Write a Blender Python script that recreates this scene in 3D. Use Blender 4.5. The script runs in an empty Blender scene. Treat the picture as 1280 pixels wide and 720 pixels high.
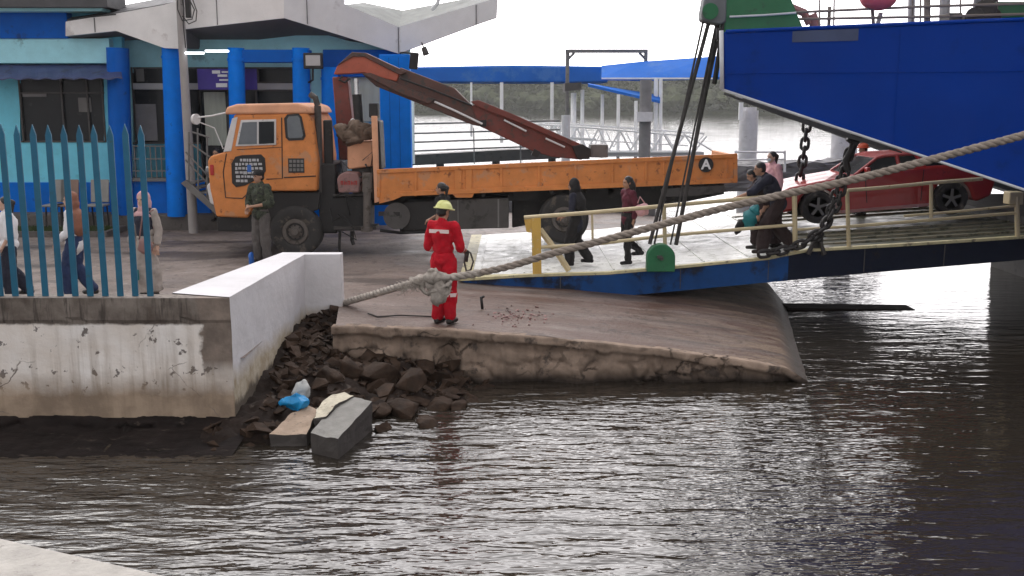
import bpy, bmesh, math, random
from mathutils import Vector, Matrix, noise, Euler
random.seed(7)
R = math.radians
scene = bpy.context.scene
COL = bpy.data.collections.new('place'); scene.collection.children.link(COL)
CZ = 3.04; FPX = 1300.0; PITCH = math.atan(230/1300)
cp, sp = math.cos(PITCH), math.sin(PITCH)
def ray(x, y):
    a, b = x-640, 360-y
    return a, b*sp+FPX*cp, b*cp-FPX*sp
def at(x, y, Y):
    d = ray(x, y); k = Y/d[1]
    return Vector((d[0]*k, Y, CZ+d[2]*k))
def az(x, y, z):
    d = ray(x, y); k = (z-CZ)/d[2]
    return Vector((d[0]*k, d[1]*k, z))
def fbm(v, s=1.0, o=3):
    return noise.fractal(Vector(v)*s, 1.0, 2.0, o)
def lerp(a, b, t): return a+(b-a)*t
def interp(x, tab):
    if x <= tab[0][0]: return tab[0][1]
    for (a, u), (b, v) in zip(tab, tab[1:]):
        if x <= b: return u+(v-u)*(x-a)/(b-a)
    return tab[-1][1]

# ---------------------------------------------------------------- materials
def mat(name, col, rough=.7, metal=0, var=.15, scale=3, stain=None, bump=.15, bscale=25, stretch=(1, 1, 1),
        spec=.5, stain2=None, coat=0, emit=None, rvar=.1, alpha=None):
    m = bpy.data.materials.new(name); m.use_nodes = True
    nt = m.node_tree; N = nt.nodes; L = nt.links
    b = N['Principled BSDF']
    tc = N.new('ShaderNodeTexCoord'); mp = N.new('ShaderNodeMapping')
    mp.inputs['Scale'].default_value = stretch
    L.new(tc.outputs['Object'], mp.inputs['Vector'])
    def nz(sc, det=5, rg=.6):
        n = N.new('ShaderNodeTexNoise'); n.inputs['Scale'].default_value = sc
        n.inputs['Detail'].default_value = det; n.inputs['Roughness'].default_value = rg
        L.new(mp.outputs['Vector'], n.inputs['Vector']); return n.outputs['Fac']
    def mix(f, a, c):
        x = N.new('ShaderNodeMix'); x.data_type = 'RGBA'
        if isinstance(f, float): x.inputs[0].default_value = f
        else: L.new(f, x.inputs[0])
        for i, q in ((6, a), (7, c)):
            if isinstance(q, tuple): x.inputs[i].default_value = (*q[:3], 1)
            else: L.new(q, x.inputs[i])
        return x.outputs[2]
    def ramp(f, lo, hi):
        r = N.new('ShaderNodeMapRange'); r.inputs[1].default_value = lo; r.inputs[2].default_value = hi
        r.clamp = True
        L.new(f, r.inputs[0]); return r.outputs[0]
    base = mix(ramp(nz(scale), .3, .7), tuple(c*(1-var) for c in col), tuple(min(1, c*(1+var)) for c in col))
    for k, st in enumerate((stain, stain2)):
        if st:
            c2, th, sc = st
            base = mix(ramp(nz(sc+k*.37, 7, .68), th, th+.07), base, c2)
    L.new(base, b.inputs['Base Color'])
    b.inputs['Metallic'].default_value = metal
    b.inputs['Specular IOR Level'].default_value = spec
    if coat: b.inputs['Coat Weight'].default_value = coat
    rr = N.new('ShaderNodeMapRange'); L.new(nz(scale*1.7), rr.inputs[0])
    rr.inputs[1].default_value = .3; rr.inputs[2].default_value = .7
    rr.inputs[3].default_value = max(.02, rough-rvar); rr.inputs[4].default_value = min(1, rough+rvar)
    L.new(rr.outputs[0], b.inputs['Roughness'])
    if bump:
        bn = N.new('ShaderNodeBump'); bn.inputs['Strength'].default_value = bump; bn.inputs['Distance'].default_value = .02
        L.new(nz(bscale, 6), bn.inputs['Height']); L.new(bn.outputs[0], b.inputs['Normal'])
    if emit:
        b.inputs['Emission Color'].default_value = (*emit[0], 1); b.inputs['Emission Strength'].default_value = emit[1]
    m['nz'] = 1
    return m

M = {}
def dm(k, *a, **kw): M[k] = mat(k, *a, **kw)
rust = (.16, .06, .03); grime = (.07, .06, .05)
dm('orange', (.60, .22, .065), .6, var=.16, stain=((.24, .085, .035), .585, 5), stain2=((.50, .24, .12), .56, 2.2), spec=.3, rvar=.12)
dm('orange_pale', (.66, .33, .19), .6, stain=((.4, .17, .09), .62, 7))
dm('crane_red', (.16, .035, .025), .55, stain=((.09, .04, .03), .55, 8))
dm('crane_brown', (.095, .042, .032), .6, stain=((.05, .04, .035), .52, 6))
dm('crane_bright', (.38, .085, .045), .5, stain=((.2, .06, .04), .6, 8))
dm('black_metal', (.014, .013, .013), .6, stain=((.05, .04, .035), .6, 5))
dm('dark_grey', (.06, .055, .052), .65, stain=((.03, .027, .025), .55, 4))
dm('mid_grey', (.16, .155, .15), .7, stain=((.08, .07, .06), .6, 5))
dm('light_grey', (.42, .42, .43), .6, var=.08, stain=((.25, .22, .2), .64, 4))
dm('rubber', (.035, .033, .032), .85, var=.2, stain=((.10, .085, .07), .55, 6))
dm('hub', (.11, .095, .085), .7, stain=((.05, .04, .03), .55, 9))
dm('chrome', (.6, .6, .6), .25, 1, bump=0)
dm('glass_dark', (.012, .014, .016), .25, spec=.25, bump=0, rvar=.03)
dm('glass_grey', (.12, .13, .14), .12, spec=.8, bump=0, rvar=.03)
dm('silver', (.6, .58, .57), .5, var=.1, stain=((.3, .27, .25), .6, 9))
dm('white_paint', (.78, .78, .78), .6, var=.05, stain=((.45, .42, .38), .68, 4))
dm('red_text', (.4, .02, .02), .6)
dm('pink_grey', (.24, .13, .12), .7, stain=((.14, .09, .08), .55, 8))
dm('tarp', (.13, .09, .065), .9, var=.35, scale=9, bump=.5)
dm('blue_col', (.0, .18, .74), .65, spec=.12, var=.12, stain=((.006, .05, .25), .63, 3))
dm('blue_deep', (.0, .10, .46), .65, spec=.12, var=.1, stain=((.01, .05, .2), .6, 2))
dm('blue_base', (.0, .13, .56), .65, spec=.12, var=.12, stain=((.01, .05, .2), .62, 3))
dm('cyan', (.15, .56, .72), .65, var=.08, stain=((.12, .46, .58), .6, 2))
dm('cyan_pale', (.34, .68, .76), .65, var=.08, stain=((.2, .4, .45), .6, 2))
dm('awning', (.045, .06, .15), .55, var=.2, scale=2, stain=((.03, .03, .07), .55, 2.2))
dm('roof_grey', (.07, .07, .075), .7)
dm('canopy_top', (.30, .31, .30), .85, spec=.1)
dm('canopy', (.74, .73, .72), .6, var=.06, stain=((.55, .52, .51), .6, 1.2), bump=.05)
dm('canopy_shade_grey', (.64, .65, .67), .6, var=.05, stain=((.52, .52, .54), .62, 1.2), bump=.05)  # greyer copy of the canopy white, shade of the turned fascia planes
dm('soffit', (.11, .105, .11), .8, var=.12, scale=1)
dm('interior', (.02, .021, .022), .8, var=.4, scale=2)
dm('curtain', (.45, .48, .4), .8, var=.1, scale=3, stretch=(6, 6, .5))
dm('purple', (.05, .025, .27), .5, bump=0)
dm('tube_light', (.9, .95, 1), .4, bump=0, emit=((.9, .97, 1), 3))
dm('seam', (.12, .12, .125), .8, bump=0)
dm('fence_blue', (.003, .105, .19), .5, var=.15, stain=((.02, .08, .1), .62, 7))
dm('concrete_pole', (.33, .31, .30), .8, var=.12)
dm('yellow', (.58, .37, .08), .5, var=.1, stain=((.55, .50, .33), .56, 7), stain2=((.2, .1, .04), .68, 9))
dm('cream', (.55, .46, .28), .55, var=.12, stain=((.32, .2, .1), .62, 8))
dm('ramp_edge', (.50, .45, .26), .6, var=.2, scale=6, stain=((.16, .13, .09), .56, 5))
dm('hull_blue', (.0, .034, .27), .7, spec=.10, var=.08, scale=1.2, stain=((.0, .028, .21), .58, .8), stain2=((.004, .02, .11), .70, 3), bump=.25, bscale=1.6)
dm('hull_patch', (.035, .055, .13), .55)
dm('ramp_shade_navy', (.003, .007, .022), .6, spec=.2, stain=((.02, .015, .012), .6, 2))  # near-black navy: shading of the ramp's right section put into the colour
dm('ramp_blue', (.002, .05, .19), .6, spec=.25, var=.2, stain=((.006, .012, .03), .50, .9), stain2=((.06, .03, .02), .66, 4))  # blue darkened, with dark patches, to carry shading along the ramp side
dm('hull_grey', (.12, .13, .14), .6)
dm('white_edge', (.55, .57, .6), .5)
dm('green', (.012, .13, .05), .5, var=.12, stain=((.015, .07, .035), .6, 4))
dm('rail_grey', (.20, .17, .15), .6)
dm('steel_white', (.85, .85, .85), .55, var=.08)
dm('roof_blue', (.012, .13, .52), .75, spec=.15, var=.15, scale=.4, stain=((.05, .17, .5), .55, .5))
dm('pier', (.60, .59, .61), .8, stain=((.2, .19, .18), .6, .9))
dm('pier_dark', (.20, .195, .20), .8)
dm('rope', (.26, .22, .185), .95, var=.3, scale=12, bump=.6, bscale=90)
dm('rope_dark', (.05, .047, .045), .9, var=.3, scale=8)
dm('rope_light', (.38, .34, .3), .95, var=.35, scale=14, bump=.8, bscale=70)
dm('chain', (.022, .02, .02), .6, stain=((.06, .035, .025), .6, 12))
dm('car_red', (.34, .02, .02), .38, var=.1, coat=.4, stain=((.15, .012, .012), .63, 3), bump=.02, rvar=.05)
dm('car_trim', (.4, .2, .19), .5)
dm('pink_buoy', (.65, .13, .16), .5, var=.1)
dm('rock', (.040, .025, .017), .8, var=.55, spec=.15, scale=5, bump=.9, bscale=14, stain=((.095, .07, .055), .6, 4))
dm('slime', (.014, .010, .009), .85, spec=.15, var=.5, scale=4, bump=1, bscale=9, stretch=(.6, 1.6, 1), stain=((.07, .055, .045), .60, 5), stain2=((.13, .11, .095), .68, 9))
dm('mud', (.022, .015, .012), .85, spec=.15, var=.4, scale=4, bump=.8, bscale=12, stain=((.09, .075, .065), .6, 6))
dm('block_grey', (.19, .185, .17), .75, var=.15, scale=6, bump=.4, stain=((.2, .19, .17), .66, 5))
dm('block_dark', (.055, .048, .044), .7, var=.2, scale=6, bump=.4)
dm('block_beige', (.36, .27, .20), .85, var=.2, scale=8, bump=.6, bscale=18, stain=((.2, .15, .12), .58, 9))
dm('block_cream', (.50, .46, .36), .85, var=.2, scale=8, bump=.8, bscale=18, stain=((.25, .2, .15), .6, 10))
dm('bag_blue', (.01, .28, .62), .35, var=.2, scale=10, bump=.6)
dm('bag_white', (.45, .46, .45), .35, var=.2, scale=10, bump=.6)
dm('kerb', (.10, .09, .085), .85, var=.3, stain=((.05, .045, .04), .56, 3), bump=.4)
dm('ledge', (.40, .38, .35), .9, var=.15, scale=9, bump=.6, bscale=40, stain=((.27, .25, .23), .6, 14))
dm('chair_grey', (.22, .22, .21), .6)
dm('chair_brown', (.2, .13, .1), .6)
# people
dm('skin', (.36, .20, .13), .6, var=.08, bump=.03)
dm('skin_pale', (.50, .32, .24), .6, var=.08, bump=.03)
dm('hair', (.012, .010, .009), .5, var=.3, scale=30, bump=.5, bscale=120)
dm('eye', (.02, .015, .012), .2, bump=0)
dm('red_cloth', (.46, .010, .022), .85, spec=.15, var=.22, scale=7, bump=.5, bscale=22)
dm('reflect', (.75, .62, .6), .5, bump=0)
dm('helmet', (.70, .72, .28), .4, bump=0, var=.05)
dm('boot', (.02, .016, .014), .6)
dm('navy', (.014, .016, .032), .85, var=.25, scale=7, bump=.4)
dm('jeans', (.015, .03, .09), .85, var=.25, scale=7, bump=.4)
dm('black_cloth', (.012, .011, .012), .9, var=.3, scale=7, bump=.4)
dm('brown_cloth', (.03, .017, .017), .9, var=.3, scale=6, bump=.4)
dm('white_cloth', (.68, .68, .70), .85, var=.06, scale=7, bump=.4)
dm('long_dress', (.34, .30, .27), .85, var=.12, scale=5, bump=.4)
dm('pink_cloth', (.62, .34, .36), .85, var=.1, scale=7, bump=.4)
dm('hijab_pink', (.52, .31, .32), .8, var=.1, scale=8, bump=.4)
dm('hijab_brown', (.22, .09, .055), .8, var=.15, scale=8, bump=.4)
dm('maroon', (.10, .016, .03), .85, var=.3, scale=7, bump=.4)
dm('grey_trouser', (.10, .09, .085), .85, var=.25, scale=7, bump=.4)
dm('olive', (.08, .085, .06), .85, var=.3, scale=7)
dm('camo', (.045, .055, .035), .9, var=.3, scale=14, stain=((.012, .013, .012), .5, 18), stain2=((.14, .14, .09), .58, 15))
dm('teal', (.01, .16, .18), .7, var=.2, scale=9, bump=.5)
dm('pinkbag', (.6, .33, .35), .6, var=.15, scale=9, bump=.5)
dm('mask', (.55, .6, .63), .7, bump=0)
dm('blue_plastic', (.02, .12, .45), .5, bump=0)
dm('orange_cap', (.6, .09, .03), .5)

# ---------------------------------------------------------------- mesh builder
class MB:
    def __init__(s): s.bm = bmesh.new()
    def box(s, c, size, rot=None):
        r = bmesh.ops.create_cube(s.bm, size=1)
        m = Matrix.Translation(Vector(c)) @ (rot.to_matrix().to_4x4() if rot else Matrix.Identity(4)) @ Matrix.Diagonal((*size, 1))
        bmesh.ops.transform(s.bm, matrix=m, verts=r['verts']); return s
    def bb(s, x0, x1, y0, y1, z0, z1):
        return s.box(((x0+x1)/2, (y0+y1)/2, (z0+z1)/2), (abs(x1-x0), abs(y1-y0), abs(z1-z0)))
    def pxbox(s, x0, y0, x1, y1, Y, dep):          # front face on plane Y spanning the rectangle
        a = at(x0, (y0+y1)/2, Y); b = at(x1, (y0+y1)/2, Y); t = at((x0+x1)/2, y0, Y); u = at((x0+x1)/2, y1, Y)
        return s.bb(a.x, b.x, Y, Y+dep, u.z, t.z)
    def prism(s, pts, y0, y1):                     # pts (X,Z)
        a = [s.bm.verts.new((x, y0, z)) for x, z in pts]; b = [s.bm.verts.new((x, y1, z)) for x, z in pts]
        n = len(pts)
        fs = [s.bm.faces.new(a), s.bm.faces.new(b[::-1])]
        for i in range(n): fs.append(s.bm.faces.new((a[i], b[i], b[(i+1) % n], a[(i+1) % n])))
        bmesh.ops.recalc_face_normals(s.bm, faces=fs); return s
    def pprism(s, px, Y, dep):
        return s.prism([(v.x, v.z) for v in (at(x, y, Y) for x, y in px)], Y, Y+dep)
    def cyl(s, a, b, r0, r1=None, seg=16, caps=True):
        a, b = Vector(a), Vector(b); r1 = r0 if r1 is None else r1
        d = b-a; q = d.to_track_quat('Z', 'Y').to_matrix().to_4x4()
        r = bmesh.ops.create_cone(s.bm, cap_ends=caps, segments=seg, radius1=r0, radius2=r1, depth=d.length)
        bmesh.ops.transform(s.bm, matrix=Matrix.Translation((a+b)/2) @ q, verts=r['verts']); return s
    def ball(s, c, rad, rot=None, seg=16):
        if not hasattr(rad, '__len__'): rad = (rad,)*3
        r = bmesh.ops.create_uvsphere(s.bm, u_segments=seg, v_segments=max(6, seg*2//3), radius=1)
        m = Matrix.Translation(Vector(c)) @ (rot.to_matrix().to_4x4() if rot else Matrix.Identity(4)) @ Matrix.Diagonal((*rad, 1))
        bmesh.ops.transform(s.bm, matrix=m, verts=r['verts']); return s
    def caps(s, a, b, r0, r1=None, seg=12):
        r1 = r0 if r1 is None else r1
        a, b = Vector(a), Vector(b)
        if (a-b).length > 1e-4: s.cyl(a, b, r0, r1, seg)
        s.ball(a, r0, seg=seg); s.ball(b, r1, seg=seg); return s
    def tube(s, pts, r, seg=8, closed=False):
        pts = [Vector(p) for p in pts]; n = len(pts); rings = []
        up = Vector((0, 0, 1)); prev = None
        for i, p in enumerate(pts):
            if closed: t = pts[(i+1) % n]-pts[i-1]
            else: t = pts[min(i+1, n-1)]-pts[max(i-1, 0)]
            t.normalize()
            if prev is None:
                u = t.orthogonal().normalized()
            else:
                u = (prev-t*prev.dot(t)).normalized()
            prev = u; w = t.cross(u)
            rr = r(i/(n-1)) if callable(r) else r
            rings.append([s.bm.verts.new(p+(u*math.cos(k*2*math.pi/seg)+w*math.sin(k*2*math.pi/seg))*rr) for k in range(seg)])
        m = n if closed else n-1
        for i in range(m):
            A, B = rings[i], rings[(i+1) % n]
            for k in range(seg): s.bm.faces.new((A[k], A[(k+1) % seg], B[(k+1) % seg], B[k]))
        if not closed:
            s.bm.faces.new(rings[0][::-1]); s.bm.faces.new(rings[-1])
        return s
    def torus(s, c, R_, r, axis='Y', seg=32, rs=10):
        pts = []
        for k in range(seg):
            a = k*2*math.pi/seg; u, v = R_*math.cos(a), R_*math.sin(a)
            o = {'Y': (u, 0, v), 'Z': (u, v, 0), 'X': (0, u, v)}[axis]
            pts.append(Vector(c)+Vector(o))
        return s.tube(pts, r, rs, closed=True)
    def lathe(s, c, prof, axis='Y', seg=36):       # prof (radius, offset along axis)
        rings = []
        for r, h in prof:
            ring = []
            for k in range(seg):
                a = k*2*math.pi/seg; u, v = r*math.cos(a), r*math.sin(a)
                o = {'Y': (u, h, v), 'Z': (u, v, h), 'X': (h, u, v)}[axis]
                ring.append(s.bm.verts.new(Vector(c)+Vector(o)))
            rings.append(ring)
        fs = []
        for A, B in zip(rings, rings[1:]):
            for k in range(seg): fs.append(s.bm.faces.new((A[k], A[(k+1) % seg], B[(k+1) % seg], B[k])))
        fs.append(s.bm.faces.new(rings[0])); fs.append(s.bm.faces.new(rings[-1]))
        bmesh.ops.recalc_face_normals(s.bm, faces=fs); return s
    def sheet(s, rows):                            # rows of points, open surface
        g = [[s.bm.verts.new(p) for p in r] for r in rows]
        for i in range(len(g)-1):
            for j in range(len(g[0])-1): s.bm.faces.new((g[i][j], g[i+1][j], g[i+1][j+1], g[i][j+1]))
        return s
    def slab(s, rows, off):                        # thick sheet: rows and the same shifted by off
        off = Vector(off); n, m = len(rows), len(rows[0])
        g = [[s.bm.verts.new(p) for p in r] for r in rows]; h = [[s.bm.verts.new(Vector(p)+off) for p in r] for r in rows]
        fs = []
        for i in range(n-1):
            for j in range(m-1):
                fs.append(s.bm.faces.new((g[i][j], g[i+1][j], g[i+1][j+1], g[i][j+1])))
                fs.append(s.bm.faces.new((h[i][j], h[i][j+1], h[i+1][j+1], h[i+1][j])))
        for i in range(n-1):
            for j in (0, m-1): fs.append(s.bm.faces.new((g[i][j], h[i][j], h[i+1][j], g[i+1][j])))
        for j in range(m-1):
            for i in (0, n-1): fs.append(s.bm.faces.new((g[i][j], g[i][j+1], h[i][j+1], h[i][j])))
        bmesh.ops.recalc_face_normals(s.bm, faces=fs); return s
    def jitter(s, amp, sc=3.0, o=3):
        for v in s.bm.verts:
            q = v.co*sc
            v.co += Vector((noise.fractal(q, 1, 2, o), noise.fractal(q+Vector((31, 7, 3)), 1, 2, o), noise.fractal(q+Vector((5, 51, 13)), 1, 2, o)))*amp
        return s

def obj(name, mb, m, parent=None, bevel=0, smooth=False, seg=2, **tags):
    me = bpy.data.meshes.new(name)
    mb.bm.to_mesh(me); mb.bm.free()
    o = bpy.data.objects.new(name, me); COL.objects.link(o)
    if parent is not None:
        w = Matrix.Identity(4); p = parent
        while p is not None: w = p.matrix_basis @ w; p = p.parent
        me.transform(w.inverted()); o.parent = parent
    else:
        xs = [v.co for v in me.vertices]
        c = Vector(((min(v.x for v in xs)+max(v.x for v in xs))/2, (min(v.y for v in xs)+max(v.y for v in xs))/2, min(v.z for v in xs)))
        me.transform(Matrix.Translation(-c)); o.location = c
    ms = m if isinstance(m, (list, tuple)) else [m]
    for q in ms: me.materials.append(M[q] if isinstance(q, str) else q)
    if smooth:
        for p_ in me.polygons: p_.use_smooth = True
    if smooth == 'auto':
        me.set_sharp_from_angle(angle=R(38))
    if bevel:
        b = o.modifiers.new('bevel', 'BEVEL'); b.width = bevel; b.segments = seg; b.limit_method = 'ANGLE'; b.angle_limit = R(35)
        if not smooth:
            for p_ in me.polygons: p_.use_smooth = True
            me.set_sharp_from_angle(angle=R(38))
    for k, v in tags.items(): o[k] = v
    return o
def thing(name, loc, label, category, group=None, rotz=0):
    o = bpy.data.objects.new(name, None); COL.objects.link(o)
    o.location = loc; o.rotation_euler = (0, 0, rotz); o.empty_display_size = .2
    o['label'] = label; o['category'] = category
    if group: o['group'] = group
    return o
def tag(o, label, category, group=None):
    o['label'] = label; o['category'] = category
    if group: o['group'] = group
    return o
def copy_tree(o, parent=None):
    c = o.copy(); COL.objects.link(c)
    if parent: c.parent = parent
    for ch in [x for x in bpy.data.objects if x.parent == o]: copy_tree(ch, c)
    return c

# ---------------------------------------------------------------- world, sun, camera
w = bpy.data.worlds.new('World'); scene.world = w; w.use_nodes = True
wn, wl = w.node_tree.nodes, w.node_tree.links
sky = wn.new('ShaderNodeTexSky'); sky.sky_type = 'NISHITA'; sky.sun_disc = False
SUN_EL, SUN_AZ = 50, 325     # azimuth clockwise from +Y
sky.sun_elevation = R(SUN_EL); sky.sun_rotation = R(SUN_AZ)
sky.dust_density = 6; sky.air_density = 1; sky.ozone_density = 1; sky.altitude = 0
hs = wn.new('ShaderNodeHueSaturation'); hs.inputs['Saturation'].default_value = .10
wl.new(sky.outputs[0], hs.inputs['Color'])
# an even layer of thin bright cloud over the Nishita sky
tcw = wn.new('ShaderNodeTexCoord'); mpw = wn.new('ShaderNodeMapping'); mpw.inputs['Scale'].default_value = (1, 1, 3.5)
wl.new(tcw.outputs['Generated'], mpw.inputs['Vector'])
cn = wn.new('ShaderNodeTexNoise'); cn.inputs['Scale'].default_value = 2.2; cn.inputs['Detail'].default_value = 5; wl.new(mpw.outputs[0], cn.inputs['Vector'])
cr_ = wn.new('ShaderNodeMapRange'); cr_.inputs[1].default_value = .3; cr_.inputs[2].default_value = .7; cr_.inputs[3].default_value = 6.4; cr_.inputs[4].default_value = 8.4
wl.new(cn.outputs['Fac'], cr_.inputs[0])
cc_ = wn.new('ShaderNodeCombineColor'); 
# the cloud glows over the water, towards the hidden sun
dt = wn.new('ShaderNodeVectorMath'); dt.operation = 'DOT_PRODUCT'; wl.new(tcw.outputs['Generated'], dt.inputs[0]); dt.inputs[1].default_value = (-.05, .93, .36)
mxx = wn.new('ShaderNodeMath'); mxx.operation = 'MAXIMUM'; wl.new(dt.outputs['Value'], mxx.inputs[0]); mxx.inputs[1].default_value = 0
pw_ = wn.new('ShaderNodeMath'); pw_.operation = 'POWER'; wl.new(mxx.outputs[0], pw_.inputs[0]); pw_.inputs[1].default_value = 3.5
ma_ = wn.new('ShaderNodeMath'); ma_.operation = 'MULTIPLY_ADD'; wl.new(pw_.outputs[0], ma_.inputs[0]); ma_.inputs[1].default_value = 30; wl.new(cr_.outputs[0], ma_.inputs[2])
for i_, tn_ in enumerate((1.0, .965, .975)):
    ti_ = wn.new('ShaderNodeMath'); ti_.operation = 'MULTIPLY'; wl.new(ma_.outputs[0], ti_.inputs[0]); ti_.inputs[1].default_value = tn_
    wl.new(ti_.outputs[0], cc_.inputs[i_])
mx = wn.new('ShaderNodeMix'); mx.data_type = 'RGBA'; mx.inputs[0].default_value = .88
wl.new(hs.outputs[0], mx.inputs[6]); wl.new(cc_.outputs[0], mx.inputs[7])
wl.new(mx.outputs[2], wn['Background'].inputs['Color'])
wn['Background'].inputs['Strength'].default_value = .13
sl = bpy.data.lights.new('sun', 'SUN'); sl.energy = .5; sl.angle = R(20); sl.color = (1, .96, .91)
so = bpy.data.objects.new('sun', sl); COL.objects.link(so)
azr = R(SUN_AZ)                   # direction towards the sun, clockwise from +Y
d = Vector((math.sin(azr)*math.cos(R(SUN_EL)), math.cos(azr)*math.cos(R(SUN_EL)), math.sin(R(SUN_EL))))
so.rotation_euler = d.to_track_quat('Z', 'Y').to_euler()
cam = bpy.data.cameras.new('camera'); co = bpy.data.objects.new('camera', cam); COL.objects.link(co)
cam.sensor_width = 36; cam.lens = 36*FPX/1280; cam.clip_end = 5000; cam.clip_start = .1
co.location = (0, 0, CZ); co.rotation_euler = (R(90)-PITCH, 0, 0); scene.camera = co
scene.view_settings.view_transform = 'Standard'; scene.view_settings.look = 'None'
scene.view_settings.gamma = 1; scene.view_settings.exposure = .12
# ---------------------------------------------------------------- water
def water_mat():
    m = bpy.data.materials.new('water'); m.use_nodes = True
    nt = m.node_tree; N = nt.nodes; L = nt.links; b = N['Principled BSDF']
    b.inputs['Base Color'].default_value = (.026, .021, .016, 1); b.inputs['IOR'].default_value = 1.62
    b.inputs['Roughness'].default_value = .06
    tc = N.new('ShaderNodeTexCoord')
    def nz(sx, sy, sc, det, rot=0, dist=0.0):
        mp = N.new('ShaderNodeMapping'); mp.inputs['Scale'].default_value = (sx, sy, 1); mp.inputs['Rotation'].default_value = (0, 0, rot)
        L.new(tc.outputs['Object'], mp.inputs['Vector'])
        n = N.new('ShaderNodeTexNoise'); n.inputs['Scale'].default_value = sc; n.inputs['Detail'].default_value = det
        n.inputs['Distortion'].default_value = dist
        L.new(mp.outputs[0], n.inputs['Vector']); return n.outputs['Fac']
    a = nz(.7, 2.2, 1.9, 3, R(5), .5); c = nz(.7, 2.1, 6, 2, R(-5)); e = nz(.6, 1, .5, 2)
    calm = N.new('ShaderNodeMapRange'); L.new(nz(1, 1, .22, 2), calm.inputs[0])
    calm.inputs[1].default_value = .35; calm.inputs[2].default_value = .65; calm.inputs[3].default_value = .55; calm.inputs[4].default_value = 1.15
    def mul(x, k):
        q = N.new('ShaderNodeMath'); q.operation = 'MULTIPLY'; L.new(x, q.inputs[0])
        if isinstance(k, float): q.inputs[1].default_value = k
        else: L.new(k, q.inputs[1])
        return q.outputs[0]
    def add(x, y):
        q = N.new('ShaderNodeMath'); q.operation = 'ADD'; L.new(x, q.inputs[0]); L.new(y, q.inputs[1]); return q.outputs[0]
    h = mul(add(add(mul(a, 1.0), mul(c, .28)), mul(e, .9)), calm.outputs[0])
    bn = N.new('ShaderNodeBump'); bn.inputs['Strength'].default_value = 1; bn.inputs['Distance'].default_value = .085
    sx = N.new('ShaderNodeSeparateXYZ'); geo = N.new('ShaderNodeNewGeometry'); L.new(geo.outputs['Position'], sx.inputs[0])
    fo = N.new('ShaderNodeMapRange'); fo.inputs[1].default_value = 17; fo.inputs[2].default_value = 34; fo.inputs[3].default_value = .062; fo.inputs[4].default_value = .05
    L.new(sx.outputs['Y'], fo.inputs[0]); L.new(fo.outputs[0], bn.inputs['Distance'])
    lee = N.new('ShaderNodeMapRange'); lee.inputs[1].default_value = 1.2; lee.inputs[2].default_value = 4.6; lee.inputs[3].default_value = 1; lee.inputs[4].default_value = .32
    L.new(sx.outputs['X'], lee.inputs[0]); h = mul(h, lee.outputs[0])
    L.new(h, bn.inputs['Height']); L.new(bn.outputs[0], b.inputs['Normal'])
    return m
WZ = -.8
mb = MB(); mb.sheet([[(x, y, WZ) for x in (-1500, -200, 200, 1500)] for y in (-60, 100, 500, 2600)])
obj('water', mb, water_mat(), kind='structure')
mb = MB(); mb.sheet([[(x, y, -3.2) for x in (-1500, 1500)] for y in (-60, 2600)])
obj('seabed', mb, 'mud', kind='structure')

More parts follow.
